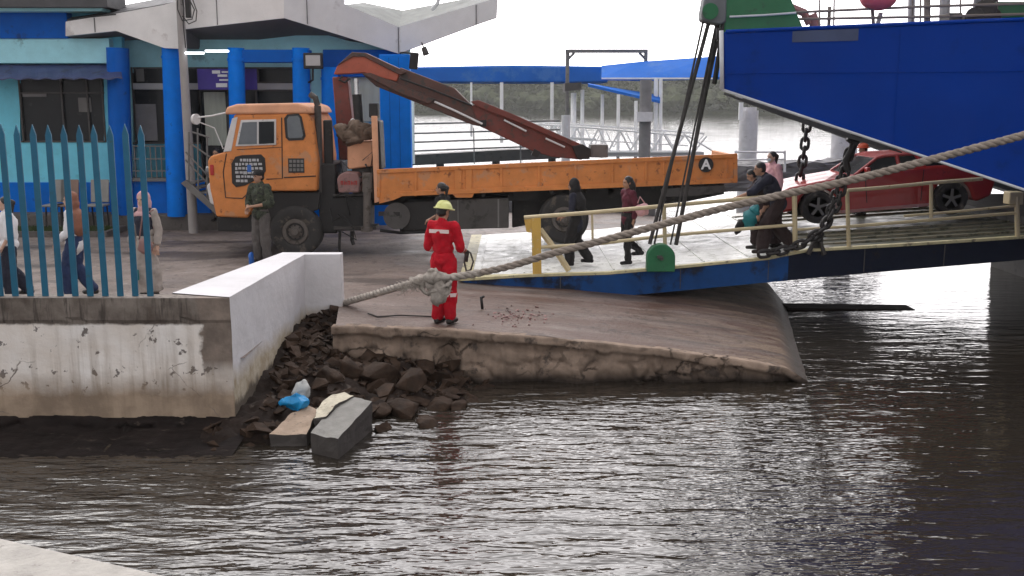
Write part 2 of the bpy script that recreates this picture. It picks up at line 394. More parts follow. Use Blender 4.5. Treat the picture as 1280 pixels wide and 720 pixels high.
# ---------------------------------------------------------------- quay and concrete slipway
def wet_concrete():
    m = mat('quay_concrete', (.215, .178, .158), .65, var=.25, scale=.9, bump=.9, bscale=13, rvar=.22, stain=((.13, .105, .09), .58, 1.1), stain2=((.30, .265, .24), .60, 6), spec=.22)
    nt = m.node_tree; N = nt.nodes; L = nt.links; b = N['Principled BSDF']
    tc = N.new('ShaderNodeTexCoord'); sx = N.new('ShaderNodeSeparateXYZ'); 
    geo = N.new('ShaderNodeNewGeometry'); L.new(geo.outputs['Position'], sx.inputs[0])
    old = b.inputs['Base Color'].links[0].from_socket
    def nz(sc, stx=(1, 1, 1), det=6):
        mp = N.new('ShaderNodeMapping'); mp.inputs['Scale'].default_value = stx; L.new(geo.outputs['Position'], mp.inputs['Vector'])
        n = N.new('ShaderNodeTexNoise'); n.inputs['Scale'].default_value = sc; n.inputs['Detail'].default_value = det; n.inputs['Roughness'].default_value = .65
        L.new(mp.outputs[0], n.inputs['Vector']); return n.outputs['Fac']
    def rng(f, a, c, lo=0., hi=1.):
        r = N.new('ShaderNodeMapRange'); r.clamp = True; r.inputs[1].default_value = a; r.inputs[2].default_value = c
        r.inputs[3].default_value = lo; r.inputs[4].default_value = hi; L.new(f, r.inputs[0]); return r.outputs[0]
    def mix(f, a, c):
        x = N.new('ShaderNodeMix'); x.data_type = 'RGBA'; L.new(f, x.inputs[0])
        for i, q in ((6, a), (7, c)):
            if isinstance(q, tuple): x.inputs[i].default_value = (*q, 1)
            else: L.new(q, x.inputs[i])
        return x.outputs[2]
    def mth(op, a, c):
        q = N.new('ShaderNodeMath'); q.operation = op
        for i, v in ((0, a), (1, c)):
            if isinstance(v, (int, float)): q.inputs[i].default_value = v
            else: L.new(v, q.inputs[i])
        return q.outputs[0]
    # slipway: red-brown algae/rust staining seaward, streaks along the slope
    xs = rng(sx.outputs['X'], -3.6, -1.0); ys = rng(sx.outputs['Y'], 21.5, 17.5)
    red = mth('MULTIPLY', mth('MULTIPLY', xs, ys), rng(nz(1.4, (.35, 2.6, 1), 8), .38, .58, .35, 1.))
    c1 = mix(red, old, (.098, .053, .038))
    pale = mth('MULTIPLY', rng(sx.outputs['Z'], -.25, -.5), rng(nz(2.0, (.6, 2.5, 1), 8), .46, .58))
    c2 = mix(pale, c1, (.20, .145, .105))
    wet = rng(sx.outputs['Z'], -.60, -.72)
    c3 = mix(wet, c2, (.05, .038, .03))
    dk = mth('MULTIPLY', rng(nz(.55, (.35, 1.6, 1)), .53, .6), rng(sx.outputs['Y'], 15.5, 17.5))
    dk2 = mth('MULTIPLY', rng(nz(1.1, (.3, 3.2, 1), 8), .55, .62), rng(sx.outputs['X'], -2.8, -1.5)); dk = mth('MAXIMUM', mth('MULTIPLY', dk, .8), mth('MULTIPLY', dk2, .7))
    c4 = mix(dk, c3, (.065, .050, .042))
    fine = rng(nz(38, (1, 1, 1), 8), .3, .7, .72, 1.22); crk = rng(nz(5.5, (1, 1, 1), 10), .585, .60, 1., .62)
    fm_ = mth('MULTIPLY', fine, crk); vm = N.new('ShaderNodeVectorMath'); vm.operation = 'SCALE'; L.new(c4, vm.inputs[0]); L.new(fm_, vm.inputs['Scale']); c4 = vm.outputs[0]
    L.new(c4, b.inputs['Base Color'])
    ro = b.inputs['Roughness'].links[0].from_socket
    wetr = mth('MAXIMUM', dk, mth('MAXIMUM', wet, red))
    rr = N.new('ShaderNodeMix'); L.new(wetr, rr.inputs[0]); L.new(ro, rr.inputs[2]); rr.inputs[3].default_value = .46
    L.new(rr.outputs[0], b.inputs['Roughness'])
    return m
QM = wet_concrete()
HT = [(-2.6, .0), (-2.3, .01), (-.87, -.05), (.66, -.17), (2.3, -.35), (3.3, -.49), (3.85, -.60), (4.15, -.80), (5.2, -1.15)]
def gz(X, Y):
    sh = max(0, Y-14.2)*.2*max(0, min(1, (X+.5)/3.5))
    return interp(X-sh, HT)
def edgeY(X):
    if X < -2.55: return 15.65
    return 14.12+.07*noise.noise(Vector((X*1.7, 0, 0)))+.05*noise.noise(Vector((X*6, 3, 0)))+.03*noise.noise(Vector((X*19, 3, 0)))+max(0, X-3.3)**2*.12
mb = MB()
xs = [-60, -45, -30, -20, -12, -8, -6, -5, -4, -3.6]
rows = [[(x, y, .0) for x in xs+[-3.25]] for y in (12.3, 13, 14, 15, 17, 19, 21, 24, 30.5)]
mb.sheet(rows)
XS = [-3.25+i*.1 for i in range(87)]; XS = [x for x in XS if not (-2.56 < x < -2.5)]
cols = []
for t in [0, .004, .01, .02, .035, .05, .07, .09, .12, .15, .18, .22, .26, .3, .36, .42, .5, .6, .7, .8, .9, 1]:
    cols.append([])
    for x in XS:
        y = lerp(edgeY(x), 30.5, t)
        z = gz(x, y)+.012*fbm((x, y, 0), .9)+.006*fbm((x, y, 4), 4)
        if x < -3: z = 0
        cols[-1].append((x, y, z))
mb.sheet(cols)
for a_ in range(0): pass
obj('quay', mb, QM, smooth=True, kind='structure')

# masonry face under the slipway edge: projecting cap course, then broken rubble masonry
def stone_mat():
    m = mat('slipway_stone', (.27, .205, .16), .85, spec=.15, var=.4, scale=2.5, bump=.7, bscale=10, stain=((.10, .08, .068), .57, 3))
    nt = m.node_tree; N = nt.nodes; L = nt.links; b = N['Principled BSDF']
    geo = N.new('ShaderNodeNewGeometry'); sx = N.new('ShaderNodeSeparateXYZ'); L.new(geo.outputs['Position'], sx.inputs[0])
    old = b.inputs['Base Color'].links[0].from_socket
    v = N.new('ShaderNodeTexVoronoi'); v.feature = 'DISTANCE_TO_EDGE'; v.inputs['Scale'].default_value = 1.0
    mp = N.new('ShaderNodeMapping'); mp.inputs['Scale'].default_value = (2.0, .01, 3.4)
    nn = N.new('ShaderNodeTexNoise'); nn.inputs['Scale'].default_value = 3; nn.inputs['Detail'].default_value = 4
    L.new(geo.outputs['Position'], nn.inputs['Vector'])
    ad = N.new('ShaderNodeMixRGB'); ad.blend_type = 'ADD'; ad.inputs[0].default_value = .55
    L.new(geo.outputs['Position'], ad.inputs[1]); L.new(nn.outputs['Color'], ad.inputs[2]); L.new(ad.outputs[0], mp.inputs[0])
    L.new(mp.outputs[0], v.inputs['Vector'])
    r = N.new('ShaderNodeMapRange'); r.inputs[1].default_value = .0; r.inputs[2].default_value = .075
    L.new(v.outputs['Distance'], r.inputs[0])
    n3 = N.new('ShaderNodeTexNoise'); n3.inputs['Scale'].default_value = 1.6; n3.inputs['Detail'].default_value = 5; L.new(geo.outputs['Position'], n3.inputs['Vector'])
    r3 = N.new('ShaderNodeMapRange'); r3.inputs[1].default_value = .42; r3.inputs[2].default_value = .56; L.new(n3.outputs['Fac'], r3.inputs[0])
    mxm = N.new('ShaderNodeMath'); mxm.operation = 'MAXIMUM'; L.new(r.outputs[0], mxm.inputs[0]); L.new(r3.outputs[0], mxm.inputs[1]); r = mxm
    x = N.new('ShaderNodeMix'); x.data_type = 'RGBA'; L.new(r.outputs[0], x.inputs[0]); x.inputs[6].default_value = (.035, .025, .02, 1); L.new(old, x.inputs[7])
    wz = N.new('ShaderNodeMapRange'); wz.inputs[1].default_value = -.78; wz.inputs[2].default_value = -.6; L.new(sx.outputs['Z'], wz.inputs[0])
    y = N.new('ShaderNodeMix'); y.data_type = 'RGBA'; L.new(wz.outputs[0], y.inputs[0]); y.inputs[6].default_value = (.035, .027, .022, 1); L.new(x.outputs[2], y.inputs[7])
    L.new(y.outputs[2], b.inputs['Base Color'])
    return m
SM = stone_mat()
mb = MB(); rows = []
nx = 230
for j in range(-2, 30):
    row = []
    for i in range(nx+1):
        X = -2.5+i*(6.9/nx); e = edgeY(X); top = gz(X, e)+.004
        if j < 0:  z = top; y = e+(.12 if j == -2 else .0)
        else:
            q = j/29.
            capd = .13*(1+.2*noise.noise(Vector((X*2, 9, 0))))
            dz = q*1.0; z = top-dz
            if dz < capd: y = e-.06+.035*fbm((X, 0, z), 4)+.05*max(0, noise.noise(Vector((X*3.1, 0, z*8)))-.15)
            else:
                blk = noise.voronoi(Vector((X*2.0+.35*fbm((X, 0, z), 2), 0, z*3.6)))
                edge = blk[0][1]-blk[0][0]
                y = e+.05+.05*fbm((X, 1, z), 3)+.02*fbm((X, 5, z), 11)+.13*max(0, .16-edge)/.16*(.5+noise.noise(Vector((X*1.3, z, 0)))*.9)-.07*q
                if -1.15 < X < -.7 and dz > .2: y += .22*(1-abs(X+.93)/.23)
            z += .0
        row.append((X, y, z))
    rows.append(row)
mb.sheet(rows)
obj('slipway_edge', mb, SM, smooth=True, kind='structure')

# mud bank and rubble in the corner
def bank(X, Y):
    base = interp(Y, [(10.9, -1.15), (11.6, -.86), (12.4, -.74), (13.3, -.55), (14.2, -.42), (15.6, -.2)])
    fall = interp(X, [(-3.3, .12), (-2.4, .03), (-1.6, -.10), (-.9, -.24), (-.3, -.45), (.4, -.9)])
    return base+fall+.13*fbm((X, Y, 0), 2.4)+.09*abs(fbm((X, Y, 3), 6))
mb = MB(); mb.sheet([[(x*.06-3.6, y*.06+10.6, bank(x*.06-3.6, y*.06+10.6)) for x in range(82)] for y in range(86)])
obj('mud_bank', mb, 'mud', smooth=True, kind='structure')
def rock(c, r, seed, flat=.6, sub=3, rough=.35):
    rnd = random.Random(seed*7+1); bm = bmesh.new()
    for _ in range(9 if sub < 3 else 15):
        v = Vector((rnd.gauss(0, 1), rnd.gauss(0, 1), rnd.gauss(0, 1))).normalized()*rnd.uniform(.75, 1.05)
        bm.verts.new((v.x*r[0], v.y*r[1], v.z*r[2]))
    h = bmesh.ops.convex_hull(bm, input=bm.verts)
    if sub >= 3:
        bmesh.ops.bevel(bm, geom=list(bm.edges), offset=.012, segments=1, affect='EDGES', profile=.5)
        bmesh.ops.triangulate(bm, faces=bm.faces); bmesh.ops.subdivide_edges(bm, edges=[e for e in bm.edges if e.calc_length() > .05], cuts=2, use_grid_fill=True)
        for v in bm.verts: v.co += Vector((noise.noise(v.co*14), noise.noise(v.co*14+Vector((9, 0, 0))), noise.noise(v.co*14+Vector((0, 9, 0)))))*.012
    m = MB(); m.bm.free(); m.bm = bm
    bmesh.ops.transform(bm, matrix=Matrix.Translation(c) @ Euler((rnd.uniform(-.4, .4), rnd.uniform(-.4, .4), rnd.uniform(0, 3))).to_matrix().to_4x4(), verts=bm.verts)
    return m
mb = MB()
for i in range(1700):
    X = random.uniform(-3.1 if i % 4 else -3.6, -.2); Y = random.uniform(11.0, 15.5) if i % 3 else random.uniform(13.2, 15.6)
    z = bank(X, Y)
    if z < -.95 or (X < -3.1 and Y > 11.9) or (Y > 14.1 and X > -2.45): continue
    s = random.uniform(.03, .09) if i % 4 else random.uniform(.09, .17)
    k = rock((X, Y, z+s*.15), (s*random.uniform(.8, 1.8), s, s*.7), i, sub=2)
    tmp = bpy.data.meshes.new('t'); k.bm.to_mesh(tmp); k.bm.free(); mb.bm.from_mesh(tmp); bpy.data.meshes.remove(tmp)
obj('rubble', mb, 'rock', smooth='auto', kind='stuff')
rk = [(470, 462, .30, .8, 'wide flat dark rock left of the tallest stones under the slipway'), (510, 468, .26, .7, 'rounded dark rock under the broken end of the stone face'),
      (440, 462, .24, .8, 'dark rock in the corner below the white end wall'), (415, 470, .22, .8, 'low dark rock between the plastic bags and the end wall'),
      (550, 476, .2, .6, 'dark rock lodged against the stone face behind the red man\'s reflection'), (503, 498, .24, .7, 'big angular rock right of the grey concrete block, at the water'),
      (475, 500, .20, .7, 'wet rock touching the right side of the grey concrete block'), (575, 490, .15, .5, 'last wet rock to the right along the waterline of the slipway'),
      (535, 512, .15, .6, 'small wet rock standing in the water in front of the others'), (400, 500, .16, .7, 'small rock right behind the cream broken block'),
      (530, 450, .22, .8, 'rock tucked in the gap of the masonry below the cap course')]
for i, (x, y, s, f, lab) in enumerate(rk):
    p = az(x, y, -.6 if y > 480 else -.45); p.y = min(p.y, 13.95)
    z = bank(p.x, p.y)
    tag(obj('rock', rock((p.x, p.y, max(z, -.82)+s*.22), (s*1.25, s, s*f), i+40), 'rock', smooth='auto'), lab, 'rock', 'dark rocks piled below the slipway')

# broken concrete blocks
def blockmesh(name, pts_top, h, m_top, m_side, jit, label, cat, drop=(0, 0, 0)):
    bm = bmesh.new()
    t = [bm.verts.new(p) for p in pts_top]; b_ = [bm.verts.new(Vector(p)+Vector(drop)-Vector((0, 0, h))) for p in pts_top]
    f = bm.faces.new(t); f.material_index = 0
    g = bm.faces.new(b_[::-1]); g.material_index = 1
    n = len(t); side = []
    for i in range(n):
        q = bm.faces.new((t[i], b_[i], b_[(i+1) % n], t[(i+1) % n])); q.material_index = 1
    bmesh.ops.recalc_face_normals(bm, faces=bm.faces)
    bmesh.ops.triangulate(bm, faces=bm.faces)
    bmesh.ops.subdivide_edges(bm, edges=bm.edges, cuts=7, use_grid_fill=True)
    m = MB(); m.bm.free(); m.bm = bm; m.jitter(jit, 5, 4)
    return m
def pz(x, y, z): return az(x, y, z)
top = [pz(388, 541, -.57), pz(422, 549, -.57), pz(465, 501, -.44), pz(432, 494, -.44), pz(410, 516, -.51)]
tb = thing('concrete_block', pz(425, 540, -.85), 'large grey broken concrete block with a cream edge, half in the water', 'block')
obj('slab', blockmesh('x', top, .42, 0, 0, .014, '', ''), ['block_grey', 'block_dark'], tb)
obj('broken_edge', blockmesh('x', [pz(393, 524, -.52), pz(408, 520, -.50), pz(418, 505, -.44), pz(442, 495, -.425), pz(430, 491, -.44), pz(410, 496, -.46), pz(397, 510, -.49)], .3, 0, 0, .02, '', ''), ['block_cream', 'block_dark'], tb)
o = obj('concrete_block', blockmesh('x', [pz(337, 543, -.66), pz(384, 543, -.66), pz(398, 512, -.56), pz(385, 507, -.55), pz(360, 520, -.59)], .3, 0, 0, .018, '', ''), ['block_beige', 'block_dark'])
tag(o, 'small beige broken concrete block left of the large grey one', 'block')
p = az(368, 505, -.5)
mb = MB(); mb.ball(p+Vector((0, 0, .03)), (.17, .1, .075), seg=28).ball(p+Vector((-.1, .02, .02)), (.09, .08, .05), seg=20); mb.jitter(.05, 9, 4)
tag(obj('plastic_bag', mb, 'bag_blue', smooth=True), 'crumpled bright blue plastic bag on the mud by the wall', 'bag')
p = az(374, 495, -.46); mb = MB(); mb.ball(p+Vector((.03, .05, .05)), (.11, .1, .12), seg=28); mb.jitter(.04, 8, 4)
tag(obj('plastic_bag', mb, 'bag_white', smooth=True), 'pale translucent plastic bag just behind the blue one', 'bag')

# thin dark slab standing for the dark water line right of the ramp
mb = MB(); mb.pprism([(985, 388), (985, 385), (1145, 387), (1146, 391)], 19.3, .5)
tag(obj('water_line_strip', mb, 'slime', bevel=.02), 'dark narrow strip standing for the water line beneath the ferry ramp', 'slab')

# ---------------------------------------------------------------- walls on the left
def wall_mat(name, side):
    m = bpy.data.materials.new(name); m.use_nodes = True
    nt = m.node_tree; N = nt.nodes; L = nt.links; b = N['Principled BSDF']; b.inputs['Roughness'].default_value = .85
    geo = N.new('ShaderNodeNewGeometry'); sx = N.new('ShaderNodeSeparateXYZ'); L.new(geo.outputs['Position'], sx.inputs[0])
    X, Y, Z = sx.outputs
    def nz(sc, st=(1, 1, 1), det=7, rg=.62):
        mp = N.new('ShaderNodeMapping'); mp.inputs['Scale'].default_value = st; L.new(geo.outputs['Position'], mp.inputs['Vector'])
        n = N.new('ShaderNodeTexNoise'); n.inputs['Scale'].default_value = sc; n.inputs['Detail'].default_value = det; n.inputs['Roughness'].default_value = rg
        L.new(mp.outputs[0], n.inputs['Vector']); return n.outputs['Fac']
    def mth(op, a, c):
        q = N.new('ShaderNodeMath'); q.operation = op
        for i, v in ((0, a), (1, c)):
            if isinstance(v, (int, float)): q.inputs[i].default_value = v
            else: L.new(v, q.inputs[i])
        return q.outputs[0]
    def rng(f, a, c, lo=0., hi=1.):
        r = N.new('ShaderNodeMapRange'); r.clamp = True; r.inputs[1].default_value = a; r.inputs[2].default_value = c
        r.inputs[3].default_value = lo; r.inputs[4].default_value = hi; L.new(f, r.inputs[0]); return r.outputs[0]
    def mix(f, a, c):
        x = N.new('ShaderNodeMix'); x.data_type = 'RGBA'; L.new(f, x.inputs[0])
        for i, q in ((6, a), (7, c)):
            if isinstance(q, tuple): x.inputs[i].default_value = (*q, 1)
            else: L.new(q, x.inputs[i])
        return x.outputs[2]
    conc = mix(rng(nz(3), .35, .65), (.085, .065, .052), (.22, .19, .165))
    conc = mix(rng(nz(6, (3, 3, .35)), .50, .66), conc, (.06, .048, .04))
    if side == 'front':
        paint = mix(rng(nz(1.6), .35, .7), (.82, .79, .76), (.68, .61, .54))
        paint = mix(rng(nz(6), .60, .62), paint, (.17, .15, .14))                 # flaked spots
        zz = mth('ADD', Z, mth('MULTIPLY', nz(3.5), .22))
        c = mix(rng(zz, .02, -.28), paint, mix(rng(nz(2.2), .4, .6), (.38, .29, .21), (.24, .18, .13)))
        streak = mth('MULTIPLY', rng(nz(2.3, (4, 4, .25)), .50, .68), rng(Z, .45, -.3, .15, .65))
        c = mix(streak, c, (.24, .18, .125))
        # cracks
        v = N.new('ShaderNodeTexVoronoi'); v.feature = 'DISTANCE_TO_EDGE'; v.inputs['Scale'].default_value = .62
        mp = N.new('ShaderNodeMapping'); mp.inputs['Scale'].default_value = (1, .01, 1.6)
        nn = N.new('ShaderNodeTexNoise'); nn.inputs['Scale'].default_value = 3; nn.inputs['Detail'].default_value = 5; L.new(geo.outputs['Position'], nn.inputs['Vector'])
        ad = N.new('ShaderNodeMixRGB'); ad.blend_type = 'ADD'; ad.inputs[0].default_value = .3
        L.new(geo.outputs['Position'], ad.inputs[1]); L.new(nn.outputs['Color'], ad.inputs[2]); L.new(ad.outputs[0], mp.inputs[0]); L.new(mp.outputs[0], v.inputs['Vector'])
        c = mix(mth('MULTIPLY', rng(v.outputs['Distance'], .004, .001), rng(nz(.9), .5, .56)), c, (.16, .13, .11))
        band = rng(mth('ADD', Z, mth('MULTIPLY', nz(5), .08)), .505, .53)
        c = mix(band, c, conc)
        corner = rng(mth('ADD', mth('MULTIPLY', X, 1.), mth('MULTIPLY', nz(3), .35)), -3.52, -3.48)
        corner = mth('MULTIPLY', corner, rng(Z, -.2, .05))
        cc = mix(rng(nz(4), .35, .6), (.25, .20, .165), (.15, .12, .10))
        c = mix(corner, c, cc)
        low = rng(mth('ADD', Z, mth('MULTIPLY', nz(4), .12)), -.60, -.65)
        c = mix(low, c, (.055, .043, .035))
    else:
        c = mix(rng(nz(1.4), .35, .7), (.66, .65, .67), (.56, .55, .56))
        line = mth('ADD', mth('ADD', Z, mth('MULTIPLY', nz(2.6), .42)), mth('MULTIPLY', mth('SUBTRACT', Y, 12.), -.03))
        c = mix(rng(line, .16, -.06), c, mix(rng(nz(5), .4, .6), (.36, .29, .20), (.50, .44, .34)))
        c = mix(rng(line, -.22, -.30), c, (.11, .088, .065))
        c = mix(rng(nz(12), .70, .72), c, (.2, .17, .14))
    L.new(c, b.inputs['Base Color'])
    bn = N.new('ShaderNodeBump'); bn.inputs['Strength'].default_value = .5; bn.inputs['Distance'].default_value = .02
    L.new(nz(10), bn.inputs['Height']); L.new(bn.outputs[0], b.inputs['Normal'])
    return m
WF, WS = wall_mat('quay_wall_paint', 'front'), wall_mat('end_wall_paint', 'side')
def dwall(mb, pts, z0, z1, n=None, amp=.012):      # extruded wall strip along XY polyline, lightly uneven
    rows = []
    for k in range(34):
        z = lerp(z0, z1, k/33.); row = []
        for (a, b_) in zip(pts, pts[1:]):
            L_ = math.dist(a, b_); m_ = max(1, int(L_/.08))
            for i in range(m_): t = i/m_; row.append((lerp(a[0], b_[0], t), lerp(a[1], b_[1], t), z))
        row.append((*pts[-1], z)); rows.append(row)
    mb.sheet(rows)
mb = MB(); rows = []
for k in range(40):
    z = lerp(.80, -.66, k/39.)
    rows.append([(x, 12.0+.010*fbm((x, 0, z), 2.2)+(-.02 if z > .53+.02*noise.noise(Vector((x*3, 0, 0))) else 0), z) for x in [-14+i*.09 for i in range(119)]+[-3.31]])
mb.sheet(rows)
mb.sheet([[(x, y, .80) for x in (-14, -3.31)] for y in (12.24, 11.98)]); mb.sheet([[(x, 12.24, z) for x in (-3.31, -14)] for z in (.8, -.0)])
mb.bb(-14, -3.33, 12.04, 12.22, -1.4, .78)
obj_w = obj('quay_wall', mb, WF); tag(obj_w, 'weathered cream retaining wall with a bare concrete band on top', 'wall')
# white end wall (L-shaped, thick)
mb = MB()
outer = [(-3.312, 11.992), (-3.13, 15.5), (-2.58, 15.52)]; inner = [(-4.07, 12.01+.25), (-3.5, 15.72), (-2.58, 15.72)]
rows = [[(x, y, z) for (x, y) in outer] for z in (.81, .4, 0, -.4, -.8, -1.2)]
def sub(p, q, n): return [(lerp(p[0], q[0], i/n), lerp(p[1], q[1], i/n)) for i in range(n)]
op = sub(outer[0], outer[1], 40)+sub(outer[1], outer[2], 8)+[outer[2]]
ip = sub(inner[0], inner[1], 40)+sub(inner[1], inner[2], 8)+[inner[2]]
rows = [[(x, y, lerp(.81, -1.2, k/30)) for (x, y) in op] for k in range(31)]
rows = [[(x+.008*fbm((x, y, z), 2), y+.006*fbm((x, y, z), 2), z) for x, y, z in r] for r in rows]
rows = [[(x, y, z) for x, y, z in rows[0]]]+rows
inr = [[(x, y, .812) for (x, y) in ip]]
mb.sheet([inr[0], rows[0]]+rows[1:])
mb.sheet([[(x, y, z) for (x, y) in ip] for z in (-.2, .812)])
mb.sheet([[(-2.58, y, z) for y in (15.52, 15.72)] for z in (-1.2, .811)])
tag(obj('end_wall', mb, WS), 'thick white painted end wall turning in an L at the water', 'wall')
# eroded footing
mb = MB(); rows = []
prof = [(.03, -.63), (-.05, -.66), (-.10, -.715), (-.08, -.745), (-.30, -.757), (-.62, -.77), (-.95, -.79), (-1.2, -.86), (-1.5, -1.3)]
for k, (dy, z) in enumerate(prof):
    rows.append([(x, 12+dy+(.10*fbm((x, k*.6, 0), 2.5)+.05*fbm((x, k*2., 3), 8))*min(1, k+.2), z+(.04*fbm((x, k*.7, 7), 4)+.02*fbm((x, k*.9, 2), 13))*min(1, k)) for x in [-14+i*.05 for i in range(219)]])
mb.sheet(rows); obj('wall_footing', mb, 'slime', smooth=True, kind='structure')
# fence
fb = at(110, 371, 12.12)
f = thing('fence', (-6.2, 12.12, .8), 'teal blue picket fence of pointed flat bars on the quay wall', 'fence')
for i in range(-24, 12):
    X = (194-640)/1300*12.48+ (i-11)*.1775+ .0
    mb = MB(); h0, h1 = .74, 2.80+.02*random.random(); wd = .036; lean = random.uniform(-.006, .006)
    mb.prism([(X-wd, h0), (X+wd, h0), (X+wd+lean, h1-.12), (X+lean, h1), (X-wd+lean, h1-.12)], 12.10, 12.125)
    obj('bar', mb, 'fence_blue', f, bevel=.004)
# near ledge bottom left
mb = MB(); a0 = az(-60, 650, 1.0); a1 = az(0, 671, 1.0); a2 = az(225, 722, 1.0); a3 = az(300, 742, 1.0)
mb.slab([[(a0.x, a0.y, 1), (a1.x, a1.y, 1), (a2.x, a2.y, 1), (a3.x, a3.y, 1)], [(a0.x-.3, a0.y-1.4, 1), (a1.x-.3, a1.y-1.4, 1), (a2.x-.3, a2.y-1.4, 1), (a3.x-.3, a3.y-1.4, 1)]], (0, 0, -2.4))
tag(obj('parapet', mb, 'ledge', bevel=.02), 'pale rough concrete parapet corner in the near left foreground', 'wall')
# ---------------------------------------------------------------- terminal building
B = thing('terminal_building', (-9, 26, 0), 'blue and cyan ferry terminal with a folded white canopy', 'building')
YW, YL = 26.4, 25.9
def pb(name, m, x0, y0, x1, y1, Y, dep, parent=B, bevel=.01, **k):
    return obj(name, MB().pxbox(x0, y0, x1, y1, Y, dep), m, parent, bevel=bevel, **k)
pb('roof', 'roof_grey', -60, -60, 132, 9, 25.0, 1.2)
pb('eaves_trim', 'cyan_pale', -60, 9, 128, 14, 25.2, .5)
pb('upper_wall', 'blue_deep', -60, 14, 84, 48, 25.6, .6)
pb('parapet_band', 'cyan_pale', -60, 48, 137, 79, 25.65, .5)
mb = MB(); mb.pprism([(-60, 96), (-60, 228), (25, 228), (25, 100)], YL, .25); mb.pprism([(25, 178), (25, 228), (152, 228), (152, 178)], YL, .25)
mb.pprism([(130, 97), (130, 178), (152, 178), (152, 97)], YL, .25); mb.pprism([(-60, 10), (-60, 98), (152, 98), (152, 10)], YL+.02, .2)
obj('wall', mb, 'cyan', B)
pb('lower_wall', 'blue_base', -60, 228, 152, 272, YL-.04, .3)
aw = MB(); a = at(-60, 80, 25.8); b_ = at(150, 80, 25.8); a2 = at(-60, 98, 24.9); c2 = at(153, 97, 24.9)
rows = [[], [], [], []]
for i in range(60):
    t = i/59; wv = .02*math.sin(t*60)
    for k in range(4):
        q = k/3; p0 = a.lerp(b_, t); p1 = a2.lerp(c2, t); v = p0.lerp(p1, q); v.z += wv*q; rows[k].append(v)
aw.slab(rows, (0, 0, -.03)); 
obj('awning', aw, 'awning', B)
def window(x0, y0, x1, y1, Y, mull=(), trans=(), frame='dark_grey', glass='glass_dark', fw=2.0, back='interior'):
    mb = MB(); 
    for (p, q, r, s_) in ((x0, y0, x1, y0+fw), (x0, y1-fw, x1, y1), (x0, y0, x0+fw, y1), (x1-fw, y0, x1, y1)): mb.pxbox(p, q, r, s_, Y-.03, .1)
    for xm in mull: mb.pxbox(xm-fw/2, y0, xm+fw/2, y1, Y-.025, .08)
    for ym in trans: mb.pxbox(x0, ym-fw/2, x1, ym+fw/2, Y-.02, .08)
    f = obj('window', mb, frame, B)
    obj('pane', MB().pxbox(x0, y0, x1, y1, Y+.05, .02), glass, f)
    return f
window(25, 97, 130, 178, YL, mull=(78, 110), trans=(116,))
obj('notice', MB().pxbox(98, 122, 114, 140, YL+.02, .015), 'mid_grey', B)
obj('notice', MB().pxbox(28, 116, 58, 121, YL+.02, .015), 'pier_dark', B)
obj('corner_column', MB().cyl(at(153, 268, 25.5), at(147, 60, 25.5), .26, seg=24), 'blue_deep', B, smooth='auto')
# middle bay
mb = MB(); mb.pprism([(150, 30), (150, 230), (166, 230), (166, 30)], YW, .3); mb.pprism([(166, 30), (166, 84), (512, 84), (512, 50), (430, 40), (380, 30)], YW, .3)
mb.pprism([(388, 84), (388, 240), (404, 240), (404, 84)], YW, .3); mb.pprism([(425, 150), (425, 250), (512, 250), (512, 150)], YW, .3)
obj('wall', mb, 'cyan_pale', B)
window(166, 84, 250, 180, YW, mull=(228,), trans=(), frame='dark_grey')
pb('transom_bar', 'light_grey', 166, 104, 388, 112, YW-.04, .12)
window(250, 112, 388, 230, YW+.0, mull=(286, 322), frame='dark_grey')
window(250, 84, 388, 104, YW, mull=(322,), frame='dark_grey')
pb('curtain', 'curtain', 256, 115, 283, 182, YW+.02, .02)
pb('notice', 'pier_dark', 169, 130, 196, 176, YW+.02, .02); pb('notice', 'mid_grey', 170, 86, 180, 102, YW+.02, .02)
pb('lower_wall', 'blue_base', 152, 226, 262, 269, 25.62, .5)
pb('lower_wall', 'blue_base', 262, 226, 512, 285, YW-.03, .5)
pb('sill', 'mid_grey', 152, 223, 214, 227, 25.5, .4)
mb = MB()
for i in range(8): mb.pxbox(168+i*6.6, 182, 169.2+i*6.6, 224, 25.55, .03)
for y in (182, 198, 213): mb.pxbox(166, y, 216, y+1.4, 25.54, .03)
obj('window_grille', mb, 'mid_grey', B)
pb('plinth', 'kerb', -60, 268, 300, 290, 25.3, 1.0, bevel=.04)
def column(xt, xb, y0, y1, Y, r, m='blue_col', cap=True):
    t, b0 = at(xt, y0, Y), at(xb, y1, Y); mb = MB(); mb.cyl(b0, t, r, seg=28)
    if cap: mb.cyl(t+Vector((0, 0, -.3)), t+Vector((0, 0, -.24)), r+.025, seg=28)
    return obj('column', mb, m, B, smooth='auto')
column(215, 222, 57, 270, 25.4, .24)
column(295, 299, 60, 262, 25.4, .195)
column(376, 379, 60, 262, 25.4, .205)
column(412, 414, 84, 290, 25.6, .2)
pb('beam', 'blue_deep', 290, 62, 386, 78, 25.3, .4)
pb('end_panel', 'blue_col', 475, 68, 513, 212, 25.0, .35, bevel=.02)
for x in (487, 499): obj('panel_seam', MB().pxbox(x, 72, x+.7, 210, 24.89, .02), 'blue_deep', B)
pb('end_wall', 'curtain', 425, 95, 476, 152, YW-.1, .1)
pb('beam', 'blue_deep', 404, 62, 500, 96, YW-.25, .3)
for x0, x1, y in ((231, 254, 66), (256, 285, 63.5)):
    pb('ceiling_light', 'tube_light', x0, y-1.2, x1, y+1.6, 24.6, .1)
